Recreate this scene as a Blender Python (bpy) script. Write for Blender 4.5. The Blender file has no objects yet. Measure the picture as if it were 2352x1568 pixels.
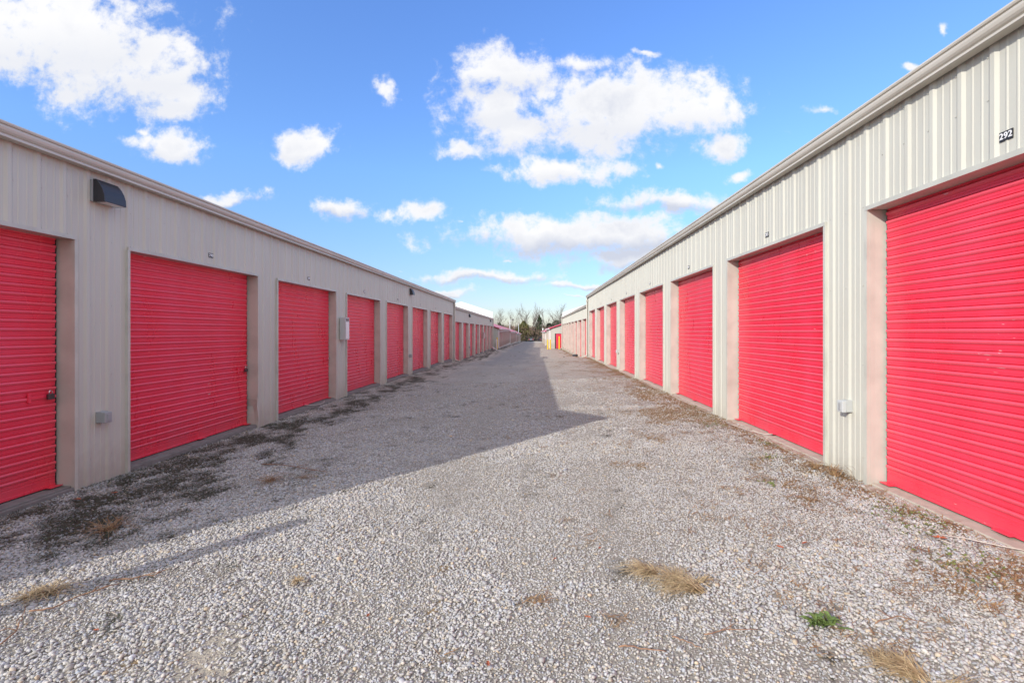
import bpy, bmesh, math, random
import numpy as np
from mathutils import Vector, Matrix
R = math.radians
random.seed(7); rng = np.random.default_rng(11)
sc = bpy.context.scene
col = sc.collection

# ---------------------------------------------------------------- camera
cd = bpy.data.cameras.new("camera"); cam = bpy.data.objects.new("camera", cd); col.objects.link(cam)
cd.sensor_width = 36.0; cd.lens = 17.1
cd.shift_x = -51/2352; cd.shift_y = -23/2352
cd.clip_start = 0.05; cd.clip_end = 4000
cam.location = (0, 0, 1.8); cam.rotation_euler = (R(90), 0, 0)
sc.camera = cam
# ---------------------------------------------------------------- light
SUN_D = Vector((0.671, 0.741, -math.tan(R(23.7)))).normalized()
SUN_EL = 23.7
sc.view_settings.view_transform = 'Standard'; sc.view_settings.look = 'None'
sc.view_settings.gamma = 1; sc.view_settings.exposure = 0.77
sd = bpy.data.lights.new("sun", 'SUN'); sd.energy = 2.5; sd.angle = R(0.5); sd.color = (1.0, 0.94, 0.85)
sun = bpy.data.objects.new("sun", sd); col.objects.link(sun)
sun.rotation_euler = SUN_D.to_track_quat('-Z', 'Y').to_euler(); sun.location = (-30, -30, 30)

world = bpy.data.worlds.new("World"); sc.world = world; world.use_nodes = True
def build_world():
    nt = world.node_tree; nt.nodes.clear(); N = nt.nodes.new; L = nt.links.new
    def mth(op, a, b=None, c=None, clamp=False):
        n = N('ShaderNodeMath'); n.operation = op; n.use_clamp = clamp
        for i, v in enumerate((a, b, c)):
            if v is None: continue
            if isinstance(v, (int, float)): n.inputs[i].default_value = v
            else: L(v, n.inputs[i])
        return n.outputs[0]
    out = N('ShaderNodeOutputWorld'); bg = N('ShaderNodeBackground'); L(bg.outputs[0], out.inputs[0])
    bg.inputs[1].default_value = 0.15
    sky = N('ShaderNodeTexSky'); sky.sky_type = 'NISHITA'; sky.sun_disc = False
    sky.sun_elevation = R(SUN_EL); sky.sun_rotation = R(222.2)
    sky.air_density = 1.0; sky.dust_density = 0.6; sky.ozone_density = 2.0
    tc = N('ShaderNodeTexCoord'); nrm = N('ShaderNodeVectorMath'); nrm.operation = 'NORMALIZE'
    L(tc.outputs['Generated'], nrm.inputs[0])
    sep = N('ShaderNodeSeparateXYZ'); L(nrm.outputs[0], sep.inputs[0])
    x, y, z = sep.outputs
    # tinted clear sky: nishita colour multiplied towards the deeper blue of the photo
    elr = N('ShaderNodeValToRGB'); L(z, elr.inputs[0])
    cr = elr.color_ramp
    cr.elements[0].position = 0.0; cr.elements[0].color = (0.55, 0.55, 0.64, 1)
    cr.elements[1].position = 0.62; cr.elements[1].color = (0.66, 0.88, 1.30, 1)
    e = cr.elements.new(0.10); e.color = (0.52, 0.59, 0.78, 1)
    e = cr.elements.new(0.30); e.color = (0.63, 0.82, 1.1, 1)
    tint = N('ShaderNodeMix'); tint.data_type = 'RGBA'; tint.blend_type = 'MULTIPLY'; tint.inputs[0].default_value = 1
    L(sky.outputs[0], tint.inputs[6]); L(elr.outputs[0], tint.inputs[7])
    # clouds, placed by direction (tangent-plane coordinates of the northern half of the sky)
    yc = mth('MAXIMUM', y, 0.05)
    u = mth('DIVIDE', x, yc); v = mth('DIVIDE', z, yc)
    cmb = N('ShaderNodeCombineXYZ'); L(u, cmb.inputs[0]); L(v, cmb.inputs[1])
    w1 = N('ShaderNodeTexNoise'); w1.inputs['Scale'].default_value = 5.0; w1.inputs['Detail'].default_value = 5; w1.inputs['Roughness'].default_value = .6
    L(cmb.outputs[0], w1.inputs['Vector'])
    ws = N('ShaderNodeVectorMath'); ws.operation = 'MULTIPLY_ADD'
    L(w1.outputs['Color'], ws.inputs[0]); ws.inputs[1].default_value = (.16, .10, 0); ws.inputs[2].default_value = (-.08, -.05, 0)
    wp = N('ShaderNodeVectorMath'); wp.operation = 'ADD'; L(cmb.outputs[0], wp.inputs[0]); L(ws.outputs[0], wp.inputs[1])
    blobs = [(90,45,250,125,1),(260,120,190,110,1),(345,195,110,70,1),(390,245,55,35,.9),(40,90,140,90,1),(435,160,60,24,.75),
             (385,332,95,34,1.0),(330,302,40,17,.7),(712,335,58,42,1.0),(893,205,34,40,.85),(520,452,105,17,.95),
             (782,487,55,21,1.0),(962,495,50,21,1.0),(885,497,28,13,.7),
             (1150,160,100,66,1.05),(1130,245,90,58,1),(1180,305,90,42,1),(1062,345,55,20,.85),(1345,140,80,26,.85),
             (1420,240,190,80,1.12),(1570,250,110,62,1.05),(1665,325,60,34,.95),(1340,300,110,50,1.05),(1480,108,50,11,.7),
             (1290,390,125,26,1.0),(1495,382,30,16,.6),(1720,413,36,17,.85),(1525,465,135,26,.95),
             (1330,545,225,40,1.12),(1440,592,150,24,1.0),(1120,634,150,13,.9),(1320,650,100,10,.85),(1048,668,55,11,.85),(1310,679,70,7,.6),
             (1905,270,62,13,.75),(2090,160,28,12,.85),(2165,75,18,14,.7),(2145,135,24,10,.8),(1060,512,16,8,.6),(925,617,16,6,.6),(1157,600,16,6,.6)]
    best = None; low = None
    for bx, by, rx, ry, wgt in blobs:
        cu, cv = (bx-1227)/1118, (761-by)/1118
        a = N('ShaderNodeVectorMath'); a.operation = 'SUBTRACT'; L(wp.outputs[0], a.inputs[0]); a.inputs[1].default_value = (cu, cv, 0)
        b = N('ShaderNodeVectorMath'); b.operation = 'MULTIPLY'; L(a.outputs[0], b.inputs[0]); b.inputs[1].default_value = (1118/rx, 1118/ry, 0)
        ln = N('ShaderNodeVectorMath'); ln.operation = 'LENGTH'; L(b.outputs[0], ln.inputs[0])
        val = mth('MULTIPLY_ADD', ln.outputs['Value'], -0.72, wgt*1.14)
        if rx > 52:   # flat grey bases of the low clouds
            sb = N('ShaderNodeSeparateXYZ'); L(b.outputs[0], sb.inputs[0])
            un = mth('MULTIPLY', mth('MULTIPLY_ADD', sb.outputs[1], -1.3, .15, clamp=True), mth('MULTIPLY', val, 2.5, clamp=True))
            un = mth('MULTIPLY', un, .95 if by > 440 else .38)
            low = un if low is None else mth('MAXIMUM', low, un)
        best = val if best is None else mth('SMOOTH_MAX', best, val, .12)
    n1 = N('ShaderNodeTexNoise'); n1.inputs['Scale'].default_value = 9; n1.inputs['Detail'].default_value = 9; n1.inputs['Roughness'].default_value = .62
    n1.inputs['Distortion'].default_value = .35
    L(cmb.outputs[0], n1.inputs['Vector'])
    n2 = N('ShaderNodeTexNoise'); n2.inputs['Scale'].default_value = 26; n2.inputs['Detail'].default_value = 8; n2.inputs['Roughness'].default_value = .65
    L(cmb.outputs[0], n2.inputs['Vector'])
    nn = mth('ADD', mth('MULTIPLY_ADD', n1.outputs[0], 2.0, -1.05), mth('MULTIPLY_ADD', n2.outputs[0], 1.5, -.75))
    dens = mth('ADD', best, nn)
    # bright cloud fill added overhead and behind the camera, unseen, lifting the shade
    n3 = N('ShaderNodeTexNoise'); n3.inputs['Scale'].default_value = 3; n3.inputs['Detail'].default_value = 8
    L(nrm.outputs[0], n3.inputs['Vector'])
    fill_mask = mth('MULTIPLY_ADD', mth('MULTIPLY_ADD', y, -.9, z), 4, -.2, clamp=True)
    back = mth('MULTIPLY', mth('MULTIPLY_ADD', n3.outputs[0], 4, -1.35), fill_mask)
    dens = mth('MAXIMUM', dens, back)
    mr = N('ShaderNodeMapRange'); mr.interpolation_type = 'SMOOTHERSTEP'
    L(dens, mr.inputs[0]); mr.inputs[1].default_value = .02; mr.inputs[2].default_value = .85
    # thickness shading: bright rims, soft lilac grey bodies low down
    n4 = N('ShaderNodeTexNoise'); n4.inputs['Scale'].default_value = 6; n4.inputs['Detail'].default_value = 6
    mp = N('ShaderNodeVectorMath'); mp.operation = 'ADD'; L(wp.outputs[0], mp.inputs[0]); mp.inputs[1].default_value = (.4, .3, 0)
    L(mp.outputs[0], n4.inputs['Vector'])
    th = mth('MULTIPLY', mth('MULTIPLY_ADD', dens, 1.1, -.45, clamp=True), mth('MULTIPLY_ADD', n4.outputs[0], 3.2, -1.2, clamp=True), clamp=True)
    lowv = mth('MULTIPLY_ADD', v, -.9, 1.0, clamp=True)
    th = mth('MAXIMUM', mth('MULTIPLY', th, lowv, clamp=True), mth('MULTIPLY', low, .9))
    ccol = N('ShaderNodeMix'); ccol.data_type = 'RGBA'; L(th, ccol.inputs[0])
    ccol.inputs[6].default_value = (3.95, 3.95, 4.0, 1); ccol.inputs[7].default_value = (2.3, 2.5, 3.05, 1)
    cb = N('ShaderNodeMix'); cb.data_type = 'RGBA'; L(fill_mask, cb.inputs[0]); L(ccol.outputs[2], cb.inputs[6]); cb.inputs[7].default_value = (4.9, 5.0, 5.4, 1)  # brighter tone of the added fill cover
    fin = N('ShaderNodeMix'); fin.data_type = 'RGBA'
    zm = mth('MULTIPLY', z, 25, clamp=True)
    L(mth('MULTIPLY', mr.outputs[0], zm), fin.inputs[0]); L(tint.outputs[2], fin.inputs[6]); L(cb.outputs[2], fin.inputs[7])
    L(fin.outputs[2], bg.inputs[0])
build_world()

# ---------------------------------------------------------------- materials
def mat(name, base, rough=.6, metal=0, noise=None, bump=None, spec=.5, coat=0):
    """noise=(scale, amount[, second colour]); bump=(scale, strength, distance)"""
    m = bpy.data.materials.new(name); m.use_nodes = True
    nt = m.node_tree; b = nt.nodes['Principled BSDF']
    b.inputs['Base Color'].default_value = (*base, 1); b.inputs['Roughness'].default_value = rough
    b.inputs['Metallic'].default_value = metal; b.inputs['Specular IOR Level'].default_value = spec
    b.inputs['Coat Weight'].default_value = coat
    g = nt.nodes.new('ShaderNodeNewGeometry')
    if noise:
        n = nt.nodes.new('ShaderNodeTexNoise'); n.inputs['Scale'].default_value = noise[0]; n.inputs['Detail'].default_value = 6
        nt.links.new(g.outputs['Position'], n.inputs['Vector'])
        mx = nt.nodes.new('ShaderNodeMix'); mx.data_type = 'RGBA'
        c2 = noise[2] if len(noise) > 2 else tuple(c*(1-noise[1]) for c in base)
        mx.inputs[6].default_value = (*base, 1); mx.inputs[7].default_value = (*c2, 1)
        r = nt.nodes.new('ShaderNodeMapRange'); r.inputs[1].default_value = .42; r.inputs[2].default_value = .72
        nt.links.new(n.outputs[0], r.inputs[0])
        mm = nt.nodes.new('ShaderNodeMath'); mm.operation = 'MULTIPLY'; mm.inputs[1].default_value = 1 if len(noise) <= 2 else noise[1]
        nt.links.new(r.outputs[0], mm.inputs[0]); nt.links.new(mm.outputs[0], mx.inputs[0])
        nt.links.new(mx.outputs[2], b.inputs['Base Color'])
    if bump:
        n = nt.nodes.new('ShaderNodeTexNoise'); n.inputs['Scale'].default_value = bump[0]; n.inputs['Detail'].default_value = 4
        nt.links.new(g.outputs['Position'], n.inputs['Vector'])
        bp = nt.nodes.new('ShaderNodeBump'); bp.inputs['Strength'].default_value = bump[1]; bp.inputs['Distance'].default_value = bump[2]
        nt.links.new(n.outputs[0], bp.inputs['Height']); nt.links.new(bp.outputs[0], b.inputs['Normal'])
    return m

def wall_mat():
    m = mat('beige_wall_panel', (.60, .585, .50), .55, bump=(1.3, .35, .02))
    nt = m.node_tree; b = nt.nodes['Principled BSDF']; L = nt.links.new
    g = nt.nodes.new('ShaderNodeNewGeometry')
    mp = nt.nodes.new('ShaderNodeVectorMath'); mp.operation = 'MULTIPLY'; mp.inputs[1].default_value = (1.5, 2.5, .35)
    L(g.outputs['Position'], mp.inputs[0])
    n = nt.nodes.new('ShaderNodeTexNoise'); n.inputs['Scale'].default_value = 1; n.inputs['Detail'].default_value = 7; n.inputs['Roughness'].default_value = .65
    L(mp.outputs[0], n.inputs['Vector'])
    r = nt.nodes.new('ShaderNodeValToRGB'); L(n.outputs[0], r.inputs[0])
    r.color_ramp.elements[0].position = .25; r.color_ramp.elements[0].color = (.485, .475, .41, 1)
    r.color_ramp.elements[1].position = .58; r.color_ramp.elements[1].color = (.53, .525, .455, 1)
    # splashed dirt just above the ground
    sp = nt.nodes.new('ShaderNodeSeparateXYZ'); L(g.outputs['Position'], sp.inputs[0])
    n2 = nt.nodes.new('ShaderNodeTexNoise'); n2.inputs['Scale'].default_value = 9; n2.inputs['Detail'].default_value = 5; L(g.outputs['Position'], n2.inputs['Vector'])
    a = nt.nodes.new('ShaderNodeMath'); a.operation = 'MULTIPLY_ADD'; a.inputs[1].default_value = .5; L(n2.outputs[0], a.inputs[0])
    neg = nt.nodes.new('ShaderNodeMath'); neg.operation = 'MULTIPLY'; neg.inputs[1].default_value = -1; L(sp.outputs[2], neg.inputs[0]); L(neg.outputs[0], a.inputs[2])
    mr = nt.nodes.new('ShaderNodeMapRange'); L(a.outputs[0], mr.inputs[0]); mr.inputs[1].default_value = -.12; mr.inputs[2].default_value = .32; mr.inputs[4].default_value = .45
    mx = nt.nodes.new('ShaderNodeMix'); mx.data_type = 'RGBA'; L(mr.outputs[0], mx.inputs[0]); L(r.outputs[0], mx.inputs[6]); mx.inputs[7].default_value = (.33, .29, .23, 1)
    L(mx.outputs[2], b.inputs['Base Color'])
    return m

def door_mat():
    m = mat('red_door_paint', (.84, .03, .075), .36, spec=.5)
    nt = m.node_tree; b = nt.nodes['Principled BSDF']; L = nt.links.new
    g = nt.nodes.new('ShaderNodeNewGeometry')
    # chalking: vertical streaks and cloudy fade
    mp = nt.nodes.new('ShaderNodeVectorMath'); mp.operation = 'MULTIPLY'; mp.inputs[1].default_value = (1, 1.4, .6)
    L(g.outputs['Position'], mp.inputs[0])
    n = nt.nodes.new('ShaderNodeTexNoise'); n.inputs['Scale'].default_value = 1.6; n.inputs['Detail'].default_value = 7; L(mp.outputs[0], n.inputs['Vector'])
    r = nt.nodes.new('ShaderNodeValToRGB'); L(n.outputs[0], r.inputs[0])
    r.color_ramp.elements[0].position = .3; r.color_ramp.elements[0].color = (.80, .02, .055, 1)
    r.color_ramp.elements[1].position = .7; r.color_ramp.elements[1].color = (.82, .045, .10, 1)
    # paint chips: short horizontal scratches
    mp2 = nt.nodes.new('ShaderNodeVectorMath'); mp2.operation = 'MULTIPLY'; mp2.inputs[1].default_value = (1, 7, 34)
    L(g.outputs['Position'], mp2.inputs[0])
    n2 = nt.nodes.new('ShaderNodeTexNoise'); n2.inputs['Scale'].default_value = 1; n2.inputs['Detail'].default_value = 5; L(mp2.outputs[0], n2.inputs['Vector'])
    n3 = nt.nodes.new('ShaderNodeTexNoise'); n3.inputs['Scale'].default_value = .9; n3.inputs['Detail'].default_value = 2; L(g.outputs['Position'], n3.inputs['Vector'])
    ad = nt.nodes.new('ShaderNodeMath'); ad.operation = 'MULTIPLY_ADD'; ad.inputs[1].default_value = .55; L(n3.outputs[0], ad.inputs[0]); L(n2.outputs[0], ad.inputs[2])
    mr = nt.nodes.new('ShaderNodeMapRange'); L(ad.outputs[0], mr.inputs[0]); mr.inputs[1].default_value = 1.05; mr.inputs[2].default_value = 1.07; mr.inputs[4].default_value = .6
    mx = nt.nodes.new('ShaderNodeMix'); mx.data_type = 'RGBA'; L(mr.outputs[0], mx.inputs[0]); L(r.outputs[0], mx.inputs[6]); mx.inputs[7].default_value = (.75, .55, .55, 1)
    at = nt.nodes.new('ShaderNodeAttribute'); at.attribute_name = 'crest'   # highlight on the rib crests painted as lighter colour
    am = nt.nodes.new('ShaderNodeMath'); am.operation = 'MULTIPLY'; am.inputs[1].default_value = .22; L(at.outputs['Fac'], am.inputs[0])
    mc = nt.nodes.new('ShaderNodeMix'); mc.data_type = 'RGBA'; L(am.outputs[0], mc.inputs[0]); L(mx.outputs[2], mc.inputs[6]); mc.inputs[7].default_value = (.86, .30, .34, 1)
    oi = nt.nodes.new('ShaderNodeObjectInfo'); orr = nt.nodes.new('ShaderNodeMapRange'); L(oi.outputs['Random'], orr.inputs[0]); orr.inputs[3].default_value = 0; orr.inputs[4].default_value = .16
    mo = nt.nodes.new('ShaderNodeMix'); mo.data_type = 'RGBA'; L(orr.outputs[0], mo.inputs[0]); L(mc.outputs[2], mo.inputs[6]); mo.inputs[7].default_value = (.80, .16, .22, 1)
    # grime low on the curtain
    sz = nt.nodes.new('ShaderNodeSeparateXYZ'); L(g.outputs['Position'], sz.inputs[0])
    gm = nt.nodes.new('ShaderNodeMapRange'); L(sz.outputs[2], gm.inputs[0]); gm.inputs[1].default_value = .0; gm.inputs[2].default_value = .55; gm.inputs[3].default_value = .5; gm.inputs[4].default_value = 0
    gn = nt.nodes.new('ShaderNodeMath'); gn.operation = 'MULTIPLY'; L(gm.outputs[0], gn.inputs[0]); L(n.outputs[0], gn.inputs[1])
    mg = nt.nodes.new('ShaderNodeMix'); mg.data_type = 'RGBA'; L(gn.outputs[0], mg.inputs[0]); L(mo.outputs[2], mg.inputs[6]); mg.inputs[7].default_value = (.34, .10, .09, 1)
    L(mg.outputs[2], b.inputs['Base Color'])
    rr = nt.nodes.new('ShaderNodeMapRange'); L(n.outputs[0], rr.inputs[0]); rr.inputs[3].default_value = .22; rr.inputs[4].default_value = .36; L(rr.outputs[0], b.inputs['Roughness'])
    bn = nt.nodes.new('ShaderNodeTexNoise'); bn.inputs['Scale'].default_value = 2.2; L(g.outputs['Position'], bn.inputs['Vector'])
    bp = nt.nodes.new('ShaderNodeBump'); bp.inputs['Strength'].default_value = .35; bp.inputs['Distance'].default_value = .02
    L(bn.outputs[0], bp.inputs['Height']); L(bp.outputs[0], b.inputs['Normal'])
    return m

M = {}
M['wall'] = wall_mat()
M['trim'] = mat('beige_trim', (.52, .515, .45), .42, noise=(3, .18), bump=(5, .3, .01))
M['gutter'] = mat('gutter_paint', (.56, .53, .46), .38, noise=(1.2, .3, (.38, .34, .28)), bump=(4, .25, .01))
M['door'] = door_mat()
M['dark'] = mat('track_painted_shade', (.03, .02, .02), .7)
M['slab_shade'] = mat('concrete_slab_painted_shade', (.20, .19, .175), .85, noise=(9, .5, (.11, .105, .09)), bump=(60, .5, .004))  # left copy of the concrete, its shade put into the colour
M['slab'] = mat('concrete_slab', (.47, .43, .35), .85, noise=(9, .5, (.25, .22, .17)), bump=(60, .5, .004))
M['roof'] = mat('roof_panel', (.55, .55, .52), .4)
M['white'] = mat('white_panel', (.80, .79, .76), .45, noise=(2, .08))
M['black'] = mat('black_housing', (.03, .03, .035), .45, bump=(120, .1, .001))
M['lens'] = mat('lamp_lens', (.75, .72, .7), .2)
M['lightgrey'] = mat('light_grey_box', (.50, .52, .51), .45)
M['grey'] = mat('grey_box', (.33, .34, .34), .5)
M['midgrey'] = mat('mid_grey_box', (.45, .46, .44), .5)
M['chrome'] = mat('chrome', (.75, .75, .78), .15, 1)
M['steel'] = mat('dark_steel', (.12, .11, .12), .35, .8)
M['plate'] = mat('black_plate', (.02, .02, .022), .5)
M['ink'] = mat('white_digits', (.8, .8, .8), .5)
M['redroof'] = mat('red_metal_roof', (.62, .035, .06), .35)
M['yellow'] = mat('yellow_paint', (.80, .55, .02), .5, noise=(8, .3, (.55, .38, .05)))
M['rope'] = mat('frayed_rope', (.55, .50, .43), .9)
M['bluewhite'] = mat('pale_metal', (.6, .66, .7), .4)
M['rust'] = mat('rust_red_debris', (.28, .07, .03), .8)

# ---------------------------------------------------------------- mesh helpers
class MB:
    def __init__(s): s.v = []; s.f = []
    def box(s, a, b):
        x0, y0, z0 = [min(p, q) for p, q in zip(a, b)]; x1, y1, z1 = [max(p, q) for p, q in zip(a, b)]
        i = len(s.v)
        s.v += [(x0,y0,z0),(x1,y0,z0),(x1,y1,z0),(x0,y1,z0),(x0,y0,z1),(x1,y0,z1),(x1,y1,z1),(x0,y1,z1)]
        s.f += [(i,i+3,i+2,i+1),(i+4,i+5,i+6,i+7),(i,i+1,i+5,i+4),(i+1,i+2,i+6,i+5),(i+2,i+3,i+7,i+6),(i+3,i,i+4,i+7)]
        return s
    def quad(s, *p):
        i = len(s.v); s.v += [tuple(q) for q in p]; s.f.append(tuple(range(i, i+len(p)))); return s
    def tube(s, pts, r, n=8, cap=True):
        pts = [Vector(p) for p in pts]; rs = r if isinstance(r, (list, tuple)) else [r]*len(pts)
        base = len(s.v)
        for k, p in enumerate(pts):
            d = (pts[min(k+1, len(pts)-1)] - pts[max(k-1, 0)]).normalized()
            a = d.orthogonal().normalized() if k == 0 else (a - d*a.dot(d)).normalized()
            b = d.cross(a)
            for j in range(n):
                t = 2*math.pi*j/n; s.v.append(tuple(p + (a*math.cos(t) + b*math.sin(t))*rs[k]))
        for k in range(len(pts)-1):
            for j in range(n):
                s.f.append((base+k*n+j, base+k*n+(j+1)%n, base+(k+1)*n+(j+1)%n, base+(k+1)*n+j))
        if cap:
            s.f.append(tuple(base+j for j in range(n))[::-1]); s.f.append(tuple(base+(len(pts)-1)*n+j for j in range(n)))
        return s
    def prism(s, prof, fn, t0, t1):
        """extrude closed profile; fn(p, t) -> point"""
        i = len(s.v); n = len(prof)
        s.v += [tuple(fn(p, t0)) for p in prof] + [tuple(fn(p, t1)) for p in prof]
        for k in range(n): s.f.append((i+k, i+(k+1)%n, i+n+(k+1)%n, i+n+k))
        s.f.append(tuple(i+k for k in range(n))[::-1]); s.f.append(tuple(i+n+k for k in range(n)))
        return s
    def build(s, name, m, parent=None, smooth=False, fix=True, bevel=0):
        me = bpy.data.meshes.new(name); me.from_pydata(s.v, [], s.f)
        if fix:
            bm = bmesh.new(); bm.from_mesh(me); bmesh.ops.recalc_face_normals(bm, faces=bm.faces)
            bm.to_mesh(me); bm.free()
        me.materials.append(m)
        if smooth: me.shade_smooth()
        o = bpy.data.objects.new(name, me); col.objects.link(o)
        if parent is not None:
            o.parent = parent; o.location = tuple(-c for c in parent.location)
            if parent.parent is not None:
                o.location = (0, 0, 0)
                o.matrix_parent_inverse = Matrix.Identity(4)
        if bevel:
            md = o.modifiers.new('bevel', 'BEVEL'); md.width = bevel; md.segments = 2; md.limit_method = 'ANGLE'
        return o
# every mesh is written in world coordinates; an Empty stays at its thing's base, so parts carry the offset
def thing(name, loc, label, cat, group=None):
    o = bpy.data.objects.new(name, None); col.objects.link(o); o.location = loc; o.empty_display_size = .3
    o['label'] = label; o['category'] = cat
    if group: o['group'] = group
    return o
def tag(o, label, cat, group=None):
    o['label'] = label; o['category'] = cat
    if group: o['group'] = group
    return o
def structure(o): o['kind'] = 'structure'; return o

# ---------------------------------------------------------------- terrain
GLY = [-60, 30, 36.5, 66, 99, 133, 180, 260, 3000]
GLZ = [-.13, -.15, -.41, -.57, -.94, -1.45, -1.98, -2.1, -2.1]
GRY = [-60, 0, 32.5, 37, 66, 99, 133, 180, 260, 3000]
GRZ = [.12, .09, .06, -.27, -.57, -.94, -1.4, -1.98, -2.1, -2.1]
def hash2(ix, iy, seed):
    h = (ix.astype(np.int64)*374761393 + iy.astype(np.int64)*668265263 + seed*1442695041) & 0xffffffff
    h = ((h ^ (h >> 13))*1274126177) & 0xffffffff
    return ((h ^ (h >> 16)) & 0xffff)/65535.0
def vnoise(x, y, seed=0):
    ix = np.floor(x); iy = np.floor(y); fx = x-ix; fy = y-iy
    fx = fx*fx*(3-2*fx); fy = fy*fy*(3-2*fy)
    a = hash2(ix, iy, seed); b = hash2(ix+1, iy, seed); c = hash2(ix, iy+1, seed); d = hash2(ix+1, iy+1, seed)
    return (a*(1-fx)+b*fx)*(1-fy) + (c*(1-fx)+d*fx)*fy
def fbm(x, y, seed=0, o=4):
    t = 0; a = .5; s = 0
    for k in range(o):
        t = t + a*vnoise(x*2**k, y*2**k, seed+k*17); s += a; a *= .55
    return t/s
def gz(x, y):
    x = np.asarray(x, float); y = np.asarray(y, float)
    t = np.clip((x+5.4)/9.0, 0, 1); t = t*t*(3-2*t)
    z = np.interp(y, GLY, GLZ)*(1-t) + np.interp(y, GRY, GRZ)*t
    return z + (fbm(x*.7, y*.7, 3, 3)-.5)*.05
def g1(x, y): return float(gz(np.array([x]), np.array([y]))[0])
def dirt(x, y):
    """0..1 dark organic soil / moss showing between the stones"""
    x = np.asarray(x, float); y = np.asarray(y, float)
    n = .48*fbm(x*2.4+3, y*1.7, 5, 5)+.52*fbm(x*7.5+3, y*5, 15, 4)
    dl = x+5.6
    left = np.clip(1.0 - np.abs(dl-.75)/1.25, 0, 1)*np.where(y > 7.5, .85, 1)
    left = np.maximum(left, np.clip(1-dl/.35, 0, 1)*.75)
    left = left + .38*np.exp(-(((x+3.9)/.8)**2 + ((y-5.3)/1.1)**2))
    far = np.clip((y-30)/25, 0, 1)*.2
    v = n*1.5 + left*.40 + far*left - .89
    return np.clip(v*3.2, 0, 1)
def straw(x, y):
    """0..1 tan dead ground cover"""
    x = np.asarray(x, float); y = np.asarray(y, float)
    n = fbm(x*2.1+31, y*1.3+7, 9, 5)
    dr = 3.75-x
    right = np.clip(1-dr/1.7, 0, 1)*.30
    right = right + np.clip(1-dr/.45, 0, 1)*.22
    s = 0
    for cx, cy, rx, ry, a in ((2.75, 10.2, .9, .8, .42), (1.2, 6.3, .5, .3, .25), (2.1, 7.9, .5, .35, .28), (1.25, 7.6, .3, .3, .25), (3.2, 13.5, .6, 1.5, .3),
                          (-3.4, 4.1, .6, .25, .2), (1.4, 8.9, .5, .4, .2)):
        s = s + a*np.exp(-(((x-cx)/rx)**2 + ((y-cy)/ry)**2))
    return np.clip((.6*n+.55*fbm(x*6+1, y*4, 19, 4) + right + s - .71)*4, 0, 1)

def fines(x, y):
    """0..1 bare tan stone dust where the gravel has worn away"""
    x = np.asarray(x, float); y = np.asarray(y, float); s = 0
    for cx, cy, rx, ry, a in ((-1.85, 2.78, .20, .36, 1.0), (-1.3, 3.35, .25, .2, .5), (.2, 7.5, .5, .5, .4)):
        s = s + a*np.exp(-(((x-cx+.5*(y-cy))/rx)**2 + ((y-cy)/ry)**2))
    return np.clip((s + .8*(fbm(x*9, y*9, 71, 4)-.5) - .2)*1.4, 0, .8)*np.clip(s*4, 0, 1)

def lane_shade(x, y):  # mask for the shade painted on the far lane
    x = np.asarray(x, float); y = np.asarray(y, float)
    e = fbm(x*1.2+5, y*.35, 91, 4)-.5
    return np.clip((y-13+e*14)/22, 0, 1)*np.clip((2.35-np.abs(x+2.0)+e*2.2)/1.3, 0, 1)*.72

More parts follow.
